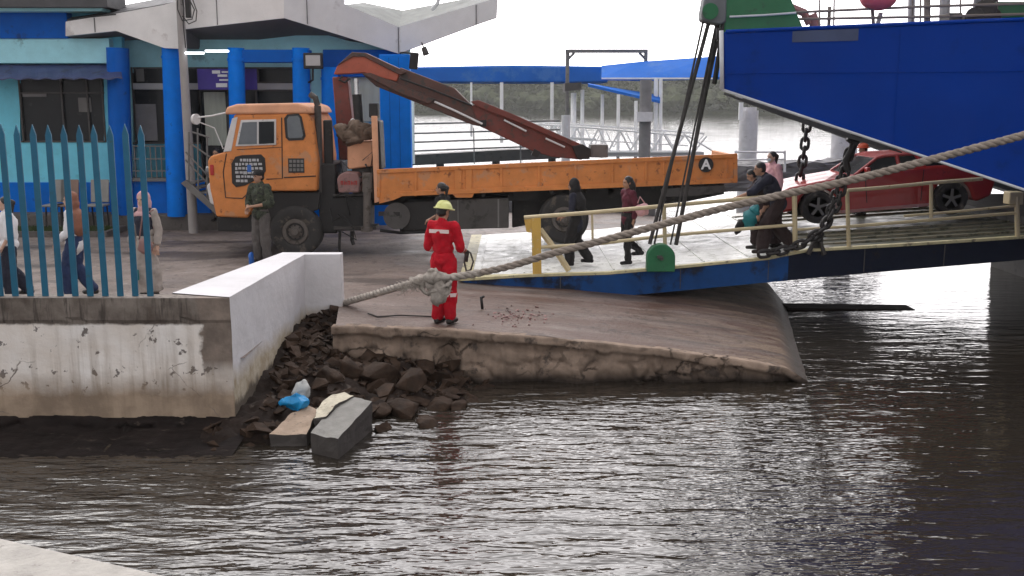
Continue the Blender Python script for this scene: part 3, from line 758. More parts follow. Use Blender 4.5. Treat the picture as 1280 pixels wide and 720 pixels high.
# right side wall of the bay going back
mb = MB(); e = at(512, 150, 26.4); mb.bb(-4.3, -4.05, 26.75, 31, -.0, 4.5); obj('side_wall', mb, 'cyan', B)
mb = MB(); e = at(512, 150, 26.4); mb.bb(-22, -4.31, 30.6, 31, 0, 4.4); obj('rear_wall', mb, 'cyan', B)
mb = MB(); mb.bb(-22, -4.05, 26.75, 31, 4.5, 4.6); obj('ceiling', mb, 'soffit', B)
# canopy: folded fascia strip
VT = [(82, 27, 45, 25.3), (145, 17, 38.5, 25.2), (205, 6, 60, 25.05), (227, 0, 61, 25.0)]
VT2 = [(229, -46, 36.5, 25.1), (355, -46, 22.5, 25.1), (430, -46, 45.5, 25.5), (498, 33.5, 67, 25.9), (600, 3.5, 29, 24.9), (621, -2, 22, 24.7)]
def fascia(V, m, lo=0, hi=None, tk=.16):
    rows = [[], []]
    for x, yt, yb, Y in V: rows[0].append(at(x, yt, Y)); rows[1].append(at(x, yb, Y))
    return obj('canopy_fascia', MB().slab(rows, (0, tk, 0)), m, CN)
CN = obj('canopy', MB().slab([[at(430, 6, 25.7), at(498, 35, 26.06), at(620, -1, 24.9)], [at(455, 3, 28), at(503, 13, 28.5), at(606, -6, 27.5)]], (0, 0, -.06)), 'canopy_top', B)
fascia(VT, 'canopy'); fascia(VT2[:2], 'canopy'); 
fascia([VT2[1], VT2[2]], 'canopy_shade_grey'); fascia([(430, 5, 45.5, 25.5), VT2[3]], 'canopy_shade_grey'); fascia(VT2[3:], 'canopy_shade_grey')
rows = [[], []]
for x, yt, yb, Y in VT+VT2:
    p = at(x, yb, Y); rows[0].append(p+Vector((0, .05, .01))); rows[1].append(Vector((p.x, 27.2, max(4.32, min(p.z+.1, 4.5)) if x < 550 else p.z+.7)))
rows[0].insert(0, rows[0][0]+Vector((-.02, 0, 0))); rows[1].insert(0, rows[1][0]+Vector((-.02, 0, 0)))
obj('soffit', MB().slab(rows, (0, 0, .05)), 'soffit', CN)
p = at(430, 5, 25.6); mb = MB()
for x, y0, y1, V in ((383, -40, 30, 25.21), (270, -40, 31, 25.08), (498, 34, 66, 25.87), (595, 6, 30, 24.92), (118, 22, 40, 25.22)): mb.pxbox(x-.4, y0, x+.4, y1, V, .03)
obj('panel_joint', mb, 'seam', CN)
obj('gutter_edge', MB().tube([at(100, 22.5, 25.1), at(145, 18, 25.1)], .015), 'black_metal', CN)
obj('roof_edge', MB().slab([[at(84, 26, 25.32), at(145, 16, 25.22), at(205, 5, 25.1), at(230, 0, 25.05)], [at(84, 15, 27), at(145, 8, 27), at(205, -3, 27), at(230, -8, 27)]], (0, 0, -.05)), 'roof_grey', CN)
obj('roof_strut', MB().tube([at(540, 12, 26.6), at(547, 4, 26.5), at(551, -12, 26.4)], .05), 'canopy_shade_grey', CN)
# signs and fittings hanging there
for x0, x1, lab in ((247, 288, 'purple banner with blurred white lettering left of the second blue column'), (305, 321, 'narrow end of a purple banner right of the second blue column')):
    s_ = obj('banner', MB().pxbox(x0, 86, x1, 112, 25.9, .03), 'purple'); tag(s_, lab, 'banner')
    if x0 < 250:
        mb = MB()
        for (a, b1, c, d_) in ((265, 88, 275, 92), (272, 93, 284, 96), (274, 99, 286, 101), (270, 104, 284, 109), (277, 89, 286, 91)): mb.pxbox(a, b1, c, d_, 25.885, .01)
        obj('lettering', mb, 'white_paint', s_)
fl = thing('floodlight', at(391, 88, 25.0), 'square white floodlight in a black frame under the canopy', 'lamp')
obj('housing', MB().pxbox(379, 66, 403, 86, 25.0, .12), 'black_metal', fl, bevel=.02); obj('lens', MB().pxbox(382, 69, 400, 82, 24.97, .04), 'light_grey', fl)
obj('bracket', MB().tube([at(391, 84, 25.1), at(391, 100, 25.15), at(384, 104, 25.4)], .025), 'black_metal', fl)
ls = thing('loudspeaker', at(517, 86, 24.2), 'black box loudspeaker hanging under the canopy corner', 'loudspeaker')
obj('cabinet', MB().box(at(517.5, 76, 24.2), (.19, .16, .37), Euler((.1, .12, 0))), 'black_metal', ls, bevel=.02)
obj('bracket', MB().tube([at(517, 68, 24.2), at(508, 65, 24.3), at(500, 66, 24.4)], .02), 'black_metal', ls)
ls = thing('security_camera', at(531, 70, 23.9), 'small dark lamp-like camera hanging below the canopy edge', 'camera')
obj('housing', MB().cyl(at(533, 69, 23.9), at(529.5, 59, 23.9), .075, .06), 'dark_grey', ls, smooth='auto'); obj('bracket', MB().tube([at(530, 60, 23.9), at(527, 53, 23.8)], .015), 'dark_grey', ls)
# utility pole
P = thing('utility_pole', az(243, 291, 0), 'slim pale concrete utility pole with black boxes and wires on top', 'pole')
obj('pole', MB().cyl((-7.62, 24.75, 0), (-7.66, 24.75, 6.4), .115, .085, 16), 'concrete_pole', P, smooth='auto')
P0 = P.location; 
for (x0, y0, x1, y1, m) in ((231, -10, 237, 22, 'black_metal'), (225, -6, 228, 6, 'mid_grey')):
    obj('junction_box', MB().pxbox(x0, y0, x1, y1, 24.5, .12), m, P, bevel=.01)
for pts in ([(222, 0), (222, 12), (228, 26), (240, 24), (243, 12), (238, 2)], [(226, -10), (230, 10), (229, 30), (232, 60)], [(228, 20), (236, 30), (245, 26), (246, 14), (241, 0), (250, -15)]):
    obj('cable', MB().tube([at(x, y, 24.5) for x, y in pts], .014, 6), 'black_metal', P)
# stair and rails left of the truck
S = thing('entrance_stair', az(250, 288, 0), 'grey metal stair with pipe rails beside the terminal entrance', 'stair')
mb = MB(); mb.pprism([(226, 229), (232, 225), (270, 258), (270, 268)], 24.2, .12); mb.pprism([(226, 229), (232, 225), (270, 258), (270, 268)], 25.2, .08); 
for i in range(6): q = at(232+i*7, 229+i*6, 24.3); mb.bb(q.x, q.x+.22, 24.3, 25.2, q.z-.02, q.z+.02)
obj('stringer', mb, 'mid_grey', S)
mb = MB()
for (a, b1) in (((232, 190), (268, 228)), ((232, 200), (268, 238)), ((236, 178), (262, 196)), ((240, 165), (262, 172)), ((236, 165), (236, 232)), ((247, 160), (248, 244)), ((259, 170), (259, 252))): mb.tube([at(*a, 24.3), at(*b1, 24.3)], .022)
obj('handrail', mb, 'mid_grey', S)
# chairs and planting strip behind the fence
C0 = None
for i, (x, m, lab) in enumerate(((70, 'chair_grey', 'grey waiting chair, leftmost of three against the blue wall'), (82+2, 'chair_brown', 'brown waiting chair, middle one of the row by the blue wall'), (122, 'chair_grey', 'grey waiting chair, rightmost of the row by the blue wall'))):
    p = at(x, 270, 24.8); t = thing('waiting_chair', (p.x, 24.8, 0), lab, 'chair', 'chairs lined up outside the terminal')
    Z = .0
    obj('backrest', MB().box((p.x, 25.05, .98), (.44, .05, .55), Euler((-.15, 0, 0))), m, t, bevel=.02)
    obj('seat', MB().box((p.x, 24.8, .66), (.46, .45, .05)), m, t, bevel=.02)
    for sx_ in (-.18, .18): obj('leg', MB().cyl((p.x+sx_, 24.65, .13), (p.x+sx_, 24.7, .65), .02), 'black_metal', t); obj('leg', MB().cyl((p.x+sx_, 25.0, .13), (p.x+sx_, 24.95, .65), .02), 'black_metal', t)
mb = MB(); a = az(-60, 288, 0); b_ = az(160, 288, 0); mb.bb(a.x, b_.x, 23.9, 25.2, 0, .13); obj('kerb_strip', mb, 'kerb', kind='structure')
dm('leaf_litter', (.05, .05, .04))
dm('grass', (.035, .055, .015), .9, var=.4, scale=8)
g = MB()
for i in range(5000):
    X = random.uniform(a.x, b_.x-.1); Y = random.uniform(24.0, 24.6); h = random.uniform(.03, .1); q = random.uniform(-.04, .04)
    v = [g.bm.verts.new(t) for t in ((X-.012, Y, .13), (X+.012, Y, .13), (X+q, Y+random.uniform(-.03, .03), .13+h))]; g.bm.faces.new(v)
obj('grass', g, 'grass', kind='stuff')

# ---------------------------------------------------------------- far shore, water works
def forest_mat():
    m = mat('forest', (.085, .098, .052), .95, var=.15, scale=.12, stain=((.066, .078, .042), .5, .3), bump=0, spec=.1)
    return m
fm = forest_mat(); bm = bmesh.new()
for i in range(1500):
    X = random.uniform(-190, 330); row = random.random(); Y = 400+row*26; r_ = random.uniform(1.6, 3.2)
    zc = lerp(3.5, 12.4, row)+random.uniform(-1.2, 1.2)-1.0*fbm((X*.02, 0, 0), 1)
    r = bmesh.ops.create_icosphere(bm, subdivisions=2, radius=1)
    q = Vector((X, Y, zc)); sd = i*1.7
    for v in r['verts']:
        n = v.co.copy(); v.co = n*(1+.45*noise.fractal(n*1.6+Vector((sd, 0, 0)), 1, 2, 2))
        v.co = Vector((v.co.x*r_, v.co.y*r_, v.co.z*r_*.85))+q
for i in range(34000):        # leaf clumps roughening every crown
    X = random.uniform(-120, 260); row = random.random(); z = lerp(.5, 16.0, row)+random.uniform(-1, .6); Y = 397.5+row*20+random.uniform(-3, 3)
    s = random.uniform(.22, .55); ax = Vector((random.uniform(-1, 1), random.uniform(-1, 1), random.uniform(-1, 1)))
    u = ax.orthogonal().normalized()*s; w_ = ax.normalized().cross(u)
    c = Vector((X, Y, z)); bm.faces.new([bm.verts.new(c+t) for t in (u, w_, -u, -w_*.8)])
k = MB(); k.bm.free(); k.bm = bm; obj('far_forest', k, fm, smooth=False, kind='stuff')
mb = MB(); mb.sheet([[(x, y, z) for x in (-600, 600)] for y, z in ((399, -.85), (402, .6), (428, 3), (436, 13.2), (1500, 15))]); obj('far_shore', mb, fm, kind='structure')

G = thing('covered_gangway', (6, 52, -.8), 'long blue-roofed passenger gangway on white posts over the water', 'gangway')
def slopebox(pts, Y0, Y1, crown=.0):     # px polygon extruded back
    return MB().pprism(pts, Y0, Y1-Y0)
obj('roof', slopebox([(505, 84), (505, 103), (760, 103.5), (760, 83), (640, 81.5)], 55, 58.5), 'roof_blue', G, bevel=.1)
mb = MB(); 
rows = [[at(752, 97, 50), at(800, 98, 50), at(900, 96, 50)], [at(752, 82, 52), at(800, 77, 52), at(900, 70, 52)]]
mb.slab(rows, (0, .05, -.12)); mb.slab([[at(752, 82, 52), at(900, 70, 52)], [at(752, 95, 54.5), at(900, 92, 54.5)]], (0, 0, -.1)); obj('roof', mb, 'roof_blue', G)
mb = MB(); mb.pxbox(752, 97, 892, 99, 49.95, .06); obj('gutter', mb, 'steel_white', G)
obj('roof', MB().slab([[at(735, 105, 49), at(825, 126, 49)], [at(735, 104, 50.5), at(825, 119, 50.5)]], (0, 0, -.12)), 'roof_blue', G)
obj('roof_end', MB().pprism([(706, 104), (727, 103), (727, 112), (706, 114)], 49, 2), 'dark_grey', G)
for x, y0, y1, Y, r in ((627, 103, 140, 55, .09), (690, 103, 155, 55, .09), (728, 112, 155, 50, .09), (717, 116, 155, 50, .13), (753, 118, 155, 50, .08), (773, 118, 170, 49, .08), (795, 126, 185, 49, .08), (820, 98, 180, 50, .10), (826, 98, 170, 50, .09), (589, 103, 132, 55, .06)):
    obj('post', MB().cyl(at(x, y1, Y)-Vector((0, 0, 1.6)), at(x, y0, Y), r, seg=10), 'steel_white', G)
# truss gangway
mb = MB(); Y = 48.
def tr(x0, y0, x1, y1, r=.045): mb.tube([at(x0, y0, Y), at(x1, y1, Y)], r, 6)
tr(625, 152, 740, 160); tr(740, 160, 860, 170); tr(625, 166, 745, 174); tr(700, 156, 700, 190); tr(630, 190, 870, 190, .07)
for i in range(9):
    x = 640+i*27; yt = 153+i*1.9
    tr(x, yt, x+13, 188); tr(x+13, 188, x+27, yt+2)
tr(860, 170, 890, 188); tr(640, 170, 860, 182, .03)
Y = 49.6
for i in range(9):
    x = 655+i*25; yt = 150+i*2; tr(x, yt, x+12, 184, .03); tr(x+12, 184, x+25, yt+2, .03)
tr(640, 150, 880, 167)
obj('truss', mb, 'steel_white', G)
mb = MB(); mb.pxbox(640, 190, 880, 196, 48, 2); obj('walkway', mb, 'light_grey', G)
F = thing('portal_frame', (6, 52, -.8), 'dark grey n-shaped steel frame standing above the gangway roof', 'frame')
mb = MB(); mb.pxbox(707, 61.5, 810, 66, 52.5, .25); obj('beam', mb, 'mid_grey', F)
for x in (709.5, 807.5):
    a = at(x, 66, 52.6); obj('post', MB().cyl((a.x, 52.6, -.9), a, .10, seg=10), 'mid_grey', F); 
mb = MB(); mb.tube([at(711, 73, 52.6), at(718, 66, 52.6)], .07, 6); mb.tube([at(806, 73, 52.6), at(799, 66, 52.6)], .07, 6); obj('brace', mb, 'mid_grey', F)
def pile(x0, x1, y0, Y, m, lab, extra=None):
    a, b_ = at(x0, y0, Y), at(x1, y0, Y); r = (b_.x-a.x)/2; c = (a+b_)/2
    t = thing('mooring_pile', (c.x, Y, WZ), lab, 'pile'); n = 20
    obj('shaft', MB().cyl((c.x, Y, -1.2), (c.x, Y, c.z), r, seg=24), m, t, smooth='auto')
    if extra: extra(t, c, r, Y)
    return t
pile(925, 948, 138, 40, 'pier', 'tall pale concrete pile with a white stake, left of the chain', lambda t, c, r, Y: (obj('stake', MB().pxbox(924, 128, 929, 150, 39.5, .12), 'steel_white', t), obj('cap', MB().cyl((c.x, Y, c.z), (c.x, Y, c.z+.12), r*.8, seg=20), 'pier', t)))
pile(1040, 1072, 165, 34, 'pier', 'wide pale pile seen under the hull beside the red car roof')
pile(800, 815, 100, 46, 'pier_dark', 'dark pile carrying the gangway roof', lambda t, c, r, Y: obj('collar', MB().pxbox(796, 140, 816, 152, 45.5, .6), 'pier', t))
pile(702, 713, 144, 46, 'pier', 'short pale pile under the left post of the portal frame')
J = thing('jetty', (1, 38, -.8), 'dark concrete jetty beam beyond the truck with pale rails', 'jetty')
obj('beam', MB().pprism([(513, 194), (640, 187), (700, 186), (700, 198), (513, 207)], 36, 1.0), 'dark_grey', J)
for x in (550, 620, 690): a = at(x, 198, 36.4); obj('post', MB().cyl((a.x, 36.5, -1), a, .14, seg=10), 'dark_grey', J)
mb = MB(); 
for y0, y1 in ((155, 151), (167, 162), (178, 172), (189, 182)): mb.tube([at(514, y0, 34), at(600, (y0+y1)/2, 34), at(700, y1, 34)], .028, 6)
obj('rail', mb, 'mid_grey', J)
for x, y0 in ((516, 118), (592, 160), (650, 160)): mb = MB().tube([at(x, y0, 34), at(x+1, 205, 34)], .045 if x < 520 else .02, 8); obj('rail_post', mb, 'steel_white' if x < 520 else 'mid_grey', J)
# low sea wall and rails behind ramp and quay
mb = MB(); mb.bb(-3, 4.2, 30.4, 30.9, -1.5, .25); tag(obj('sea_wall', mb, 'mid_grey', bevel=.03), 'low grey sea wall along the back of the quay', 'wall')
W = thing('breakwater_rail', (7, 31, -.8), 'low rubble breakwater with white pipe rails behind the pink-topped woman', 'barrier')
mb = MB(); mb.pprism([(880, 218), (880, 208), (960, 206), (1090, 200), (1120, 240), (880, 240)], 31, 1.5)
bmesh.ops.triangulate(mb.bm, faces=mb.bm.faces); bmesh.ops.subdivide_edges(mb.bm, edges=mb.bm.edges, cuts=10, use_grid_fill=True); mb.jitter(.12, 2.5)
obj('rubble_base', mb, 'pier_dark', W)
mb = MB(); mb.tube([at(918, 190, 30.5), at(982, 190, 30.5)], .03, 6).tube([at(918, 200, 30.5), at(982, 199, 30.5)], .03, 6).tube([at(981, 188, 30.5), at(981, 215, 30.5)], .035, 6).tube([at(920, 188, 30.5), at(920, 215, 30.5)], .035, 6)
obj('rail', mb, 'steel_white', W)

# ---------------------------------------------------------------- truck
TY = 20.8; TB = 23.1; TC = (TY+TB)/2
T = thing('crane_truck', az(480, 322, 0)+Vector((0, 1.1, 0)), 'old orange flatbed truck with a folded dark red loader crane', 'truck')
cabp = [(270, 271), (262, 236), (259, 201), (263, 195), (281, 190), (291, 150), (292, 143), (384, 141), (390, 150), (397, 200), (396, 239), (324, 239), (314, 262), (309, 273)]
mb = MB().pprism(cabp, TY, TB-TY)
cab = obj('cab', mb, 'orange', T, bevel=.045, seg=3)
obj('roof', MB().pprism([(280, 143), (283, 134), (296, 130), (372, 128.5), (386, 133), (391, 142)], TY-.03, TB-TY+.06), 'orange_pale', T, bevel=.05, seg=3)
# door shut lines, belt groove
mb = MB()
def ln(pts, r=.011, Y=TY-.004): mb.tube([at(x, y, Y) for x, y in pts], r, 6)
ln([(352, 147), (353, 223), (333, 224)]); ln([(283, 192), (279, 215), (282, 247), (303, 248), (316, 236), (322, 226)]); ln([(355, 222), (395, 220)], .012); ln([(296, 187), (352, 184)], .006)
obj('door_seam', mb, 'black_metal', cab)
dw = obj('door_window', MB().pprism([(294, 183), (301, 150), (345, 149), (345, 181)], TY-.02, .05), 'silver', cab, bevel=.01)
obj('pane', MB().pprism([(297.5, 180.5), (303, 153), (321, 152.3), (321, 180)], TY-.032, .03), 'glass_grey', dw)
obj('pane', MB().pprism([(323.5, 180), (323.5, 152.3), (342.5, 151.8), (342.5, 179)], TY-.034, .03), 'glass_dark', dw)
rw = obj('rear_window', MB().pprism([(357, 172), (355, 148), (359, 143), (373, 142), (377, 146), (382, 170), (379, 175), (361, 176)], TY-.015, .03), 'black_metal', cab)
obj('pane', MB().pprism([(360, 171), (358.5, 149), (361, 145.5), (372, 144.6), (374.5, 147.5), (379, 169), (377, 172), (362, 173)], TY-.026, .03), 'glass_grey', rw)
obj('windscreen', MB().slab([[at(285, 186, TY+.12), at(293, 150, TY+.12)], [at(285, 186, TY+.12)+Vector((0, 2.05, 0)), at(293, 150, TY+.12)+Vector((0, 2.05, 0))]], (-.05, 0, -.01)), 'glass_grey', cab)
obj('windscreen_frame', MB().pprism([(279, 190), (290, 148), (297, 146), (289, 189)], TY-.012, .14), 'silver', cab, bevel=.01)
g_ = obj('side_vent', MB().pprism([(360, 198), (380, 198), (380.5, 216), (360.5, 216)], TY-.012, .03), 'black_metal', cab)
mb = MB()
for i in range(4):
    for j in range(3): mb.pxbox(361.5+i*4.7, 199.8+j*5.3, 365+i*4.7, 203.5+j*5.3, TY-.02, .02)
obj('louvre', mb, 'mid_grey', g_)
pl = obj('door_plate', MB().pprism([(290, 229), (289, 205), (294, 196), (302, 194), (326, 193), (331, 198), (332, 214), (326, 222), (306, 232), (295, 234)], TY-.02, .03), 'black_metal', cab, bevel=.006)
mb = MB(); random.seed(3)
for j, (xa, xb) in enumerate(((300, 326), (294, 328), (294, 328), (294, 326), (295, 318), (295, 310))):
    x = xa
    while x < xb-2:
        wd = random.uniform(2, 5); mb.pxbox(x, 198.5+j*5.2, min(xb, x+wd), 201.7+j*5.2+random.uniform(-.6, .5), TY-.026, .01); x += wd+random.uniform(.7, 1.6)
obj('lettering', mb, 'light_grey', pl)
obj('lettering', MB().pxbox(309, 206, 314, 215, TY-.03, .012), 'blue_plastic', pl)
obj('headlight', MB().cyl(at(261, 214, TY+.35)+Vector((-.04, 0, 0)), at(261, 214, TY+.35)+Vector((.1, 0, 0)), .1), 'glass_grey', cab, smooth='auto')
obj('headlight', MB().cyl(at(261, 214, TB-.35)+Vector((-.04, 0, 0)), at(261, 214, TB-.35)+Vector((.1, 0, 0)), .1), 'glass_grey', cab, smooth='auto')
obj('indicator', MB().pxbox(262.5, 206, 267, 219, TY-.02, .05), 'red_text', cab, bevel=.01)
obj('bumper', MB().pprism([(264, 226), (258, 232), (262, 254), (271, 258), (270, 228)], TY+.02, TB-TY-.04), 'silver', T, bevel=.03)
obj('skirt', MB().pprism([(271, 272), (320, 268), (335, 240), (400, 240), (398, 262), (330, 290), (272, 289)], TY+.12, TB-TY-.24), 'black_metal', T, bevel=.02)
mr = obj('mirror', MB().cyl(at(246, 149, TY-.25), at(243, 149, TY-.22), .105, .10, 20), 'silver', T, smooth='auto')
obj('arm', MB().tube([at(246, 147, TY-.22), at(264, 145, TY-.1), at(282, 141, TY)], .016).tube([at(247, 152, TY-.2), at(268, 160, TY), at(279, 186, TY+.02)], .012), 'silver', mr)
def wheel(x, y, Y, r, name='wheel'):
    c = at(x, y, Y); w0 = obj(name, MB().lathe((c.x, Y, c.z), [(r*.5, .02), (r*.56, -.005), (r*.88, -.02), (r*.97, .01), (r, .05), (r, .24), (r*.95, .29), (r*.5, .29)], seg=48), 'rubber', T, smooth='auto')
    obj('rim', MB().lathe((c.x, Y, c.z), [(.02, -.055), (r*.13, -.05), (r*.16, .0), (r*.33, .03), (r*.36, .0), (r*.48, .0), (r*.52, .03), (r*.52, .1), (.02, .1)], seg=32), 'hub', w0, smooth='auto')
    mb = MB()
    for k in range(8): a = k*math.pi/4; mb.cyl((c.x+r*.25*math.cos(a), Y+.02, c.z+r*.25*math.sin(a)), (c.x+r*.25*math.cos(a), Y-.03, c.z+r*.25*math.sin(a)), .015, seg=6)
    mb.torus((c.x, Y+.003, c.z), r*.7, .012); mb.torus((c.x, Y+.02, c.z), r*.9, .012)
    obj('wheel_nut', mb, 'black_metal', w0)
    return w0
wheel(369, 290, TY+.06, .525); wheel(369, 288, TB-.35, .525); wheel(705, 274, TY+.04, .50); wheel(705, 272, TB-.34, .5)
# chassis and underside gear
mb = MB(); 
for yy in (TY+.65, TB-.75): mb.pprism([(300, 262), (300, 250), (905, 230), (905, 243)], yy, .1)
for x in (340, 420, 520, 640, 760, 880): mb.pxbox(x, 246-(x-300)*.03, x+6, 256-(x-300)*.03, TY+.65, 1.1)
obj('chassis', mb, 'black_metal', T)
obj('axle', MB().cyl(at(369, 289, TY+.2), at(369, 288, TB-.2), .08), 'black_metal', T); obj('axle', MB().cyl(at(705, 273, TY+.2), at(705, 272, TB-.2), .09), 'black_metal', T)
mb = MB(); mb.pxbox(398, 205, 420, 292, TY+.25, 1.6); mb.pxbox(405, 150, 416, 250, TY+.4, .12)
obj('engine_cover', mb, 'black_metal', T, bevel=.03)
obj('air_intake', MB().cyl(at(400, 240, TY+.3), at(397, 132, TY+.3), .07).tube([at(397, 132, TY+.3), at(394, 122, TY+.3), at(388, 118, TY+.35)], .06), 'dark_grey', T, smooth='auto')
obj('toolbox', MB().pprism([(415, 246), (462, 245), (462, 288), (415, 289)], TY+.25, .8), 'black_metal', T, bevel=.03)
mb = MB(); mb.pxbox(416, 243, 461, 245, TY+.18, .1); mb.pxbox(417, 283, 470, 287, TY+.18, .5); obj('step', mb, 'dark_grey', T)
cb = obj('control_box', MB().pprism([(421, 224), (424, 218), (431, 215), (446, 216), (450, 224), (449, 241), (423, 241)], TY+.02, .5), 'pink_grey', T, bevel=.03)
mb = MB()
for i, s_ in enumerate((0, 1, 0, 1, 0)): 
    x = 426+i*4.3; mb.pxbox(x, 226, x+.8, 231, TY+.008, .01); mb.pxbox(x+2, 226+s_, x+2.8, 231, TY+.008, .01); mb.pxbox(x, 226+s_*2.2, x+2.5, 227+s_*2.2, TY+.008, .01)
obj('lettering', mb, 'red_text', cb)
obj('outrigger_leg', MB().cyl(at(458.5, 284, TY), at(459, 218, TY), .075).cyl(at(459, 240, TY), at(459, 216, TY), .1).cyl(at(458.5, 289, TY), at(458.5, 284, TY), .12), 'hub', T, smooth='auto')
mb = MB(); mb.tube([at(425, 288, TY+.2), at(424, 310, TY+.2), at(426, 318, TY+.2)], .03).tube([at(405, 290, TY+.3), at(402, 300, TY+.3), at(398, 306, TY+.3)], .02).tube([at(440, 289, TY+.3), at(440, 300, TY+.3), at(442, 306, TY+.3)], .04)
obj('hanging_strap', mb, 'black_metal', T)
mb = MB(); random.seed(5)
for k in range(14):
    x, y = random.uniform(418, 468), random.uniform(195, 290); mb.tube([at(x, y, TY+.1), at(x+random.uniform(-14, 14), y+random.uniform(-12, 18), TY+.04), at(x+random.uniform(-18, 18), y+random.uniform(-10, 22), TY+.2)], random.uniform(.01, .022), 6)
obj('hose', mb, 'black_metal', T)
obj('crane_base', MB().pprism([(434, 212), (434, 178), (466, 176), (466, 208)], TY+.3, 1.3), 'orange_pale', T, bevel=.03)
obj('crane_turret', MB().pxbox(440, 205, 470, 250, TY+.45, 1.3), 'dark_grey', T, bevel=.03)
obj('crane_column', MB().pprism([(415, 96), (434, 96), (446, 200), (424, 200)], TC-.15, .36), 'crane_red', T, bevel=.03)
mb = MB(); a, b_, c_ = at(449, 155, TY+.55), at(446, 118, TY+.55), at(445, 98, TY+.55); mb.cyl(a, b_, .095)
lc = obj('lift_cylinder', mb, 'black_metal', T, smooth='auto'); obj('piston_rod', MB().cyl(b_, c_, .045), 'chrome', lc, smooth='auto'); 
obj('light_fitting', MB().ball(at(441, 151, TY+.45), .05), 'silver', T, smooth=True)
tp = MB(); 
for k in range(7): tp.ball(at(432+k*5+random.uniform(-2, 2), 172-k*2.2+random.uniform(-7, 9), TY+.35), (.2, .25, .14), Euler((0, random.uniform(-.8, .8), 0)), 20)
tp.jitter(.09, 5, 4); obj('tarpaulin', tp, 'tarp', T, smooth=True)
obj('headboard_post', MB().pprism([(464, 145), (471, 145), (474, 252), (468, 254)], TY-.02, .12), 'orange_pale', T, bevel=.01)
obj('headboard', MB().pprism([(471, 150), (474, 152), (477, 212), (471, 214)], TY+.12, .7), 'black_metal', T, bevel=.02)
obj('winch', MB().pxbox(461, 129, 472, 147, TY+.1, .3), 'black_metal', T, bevel=.02)
# boom
BY = TC-.15
def beam(name, pts, Y, dep, m, bev=.012): return obj(name, MB().pprism(pts, Y, dep), m, T, bevel=bev)
hd = beam('boom_head', [(417, 93), (421, 83), (440, 67), (456, 67), (500, 90), (496, 102), (470, 96), (455, 91)], BY-.04, .38, 'crane_bright', .02)
beam('boom_top', [(421, 82), (440, 65), (457, 66), (508, 90), (500, 94), (455, 71), (441, 71)], BY-.08, .5, 'crane_brown')
beam('boom_section', [(452, 92), (500, 94), (500, 84), (568, 110), (588, 130), (600, 158), (590, 156), (500, 120), (470, 108)], BY, .30, 'crane_brown', .02)
beam('boom_section', [(452, 92), (463, 91), (545, 124), (536, 130), (500, 117)], BY-.10, .14, 'crane_brown', .012)
beam('boom_extension', [(585, 134), (600, 128), (640, 146), (722, 184), (728, 200), (690, 196), (668, 190), (600, 158)], BY+.04, .22, 'crane_red', .015)
beam('boom_extension', [(588, 127), (598, 125), (640, 142), (735, 184), (733, 190), (640, 150), (598, 134)], BY-.06, .12, 'crane_red', .01)
mb = MB().tube([at(543, 127, BY-.03), at(570, 139, BY-.03), at(603, 155, BY-.03)], .022).tube([at(630, 150, BY-.01), at(658, 164, BY-.01)], .02).tube([at(682, 173, BY-.01), at(706, 184, BY-.01)], .02)  # one bright rod, plus white strips standing for the bright slits in the boom
obj('piston_rod', mb, 'white_paint', hd)
obj('boom_tip', MB().pprism([(715, 183), (728, 180), (738, 186), (737, 199), (722, 199)], BY-.08, .4), 'black_metal', T, bevel=.01)
obj('boom_bracket', MB().pxbox(600, 150, 608, 158, BY-.03, .1), 'black_metal', T)
obj('boom_bracket', MB().pprism([(668, 186), (676, 190), (672, 197), (664, 194)], BY, .2), 'black_metal', T)
obj('counter_block', MB().pxbox(738, 181, 760, 197, BY+.1, .5), 'mid_grey', T, bevel=.01)
mb = MB().tube([at(428, 95, BY-.05), at(424, 100, BY-.1), at(431, 103, BY-.1), at(437, 98, BY-.05)], .025).tube([at(500, 98, BY-.1), at(540, 112, BY-.1), at(590, 132, BY-.05)], .02)
obj('hose', mb, 'black_metal', hd)
# bed
def bedline(x): return 212.5-(x-470)*(20.3/452)
def botline(x): return interp(x, [(500, 247), (565, 241), (922, 228)])
obj('bed_floor', MB().pprism([(474, 246), (474, 240), (918, 220), (918, 227)], TY+.06, TB-TY-.1), 'dark_grey', T)
side = obj('side_panel', MB().pprism([(471, 214), (922, 194), (922, 227.5), (600, 240), (594, 239), (590, 247), (570, 247), (564, 241), (506, 244), (492, 250), (474, 254.5)], TY, .05), 'orange', T)
fr = MB()
fr.pprism([(471, 212), (922, 192), (922, 197), (471, 217)], TY-.035, .10)
fr.pprism([(500, 239.5), (922, 222.5), (922, 228.5), (500, 245.5)], TY-.03, .05)
for x, wd in ((471, 4), (518, 3), (568, 9), (582, 8), (625, 3), (672, 3), (718, 3), (764, 3), (806, 3), (829, 2), (862, 3), (908, 2), (917, 5)):
    fr.pprism([(x, bedline(x)+2), (x+wd, bedline(x)+2), (x+wd, botline(x)), (x, botline(x))], TY-.028, .05)
obj('panel_frame', fr, 'orange_pale' if 0 else 'orange', T, bevel=.008)
obj('far_side_panel', MB().pprism([(474, 213), (918, 196), (918, 227), (474, 247)], TB-.1, .05), 'orange', T)
obj('tailgate', MB().bb(at(916, 200, TY).x, at(922, 200, TY).x, TY, TB-.05, at(920, 227, TY).z, at(920, 194, TY).z), 'orange', T, bevel=.01)
mb = MB(); 
for x in (560, 604, 644, 690, 735, 780, 850, 900): 
    a = at(x, botline(x)-1, TY+.05); mb.bb(a.x-.03, a.x+.03, TY+.05, TB-.1, a.z-.12, a.z)
obj('crossmember', mb, 'black_metal', T)
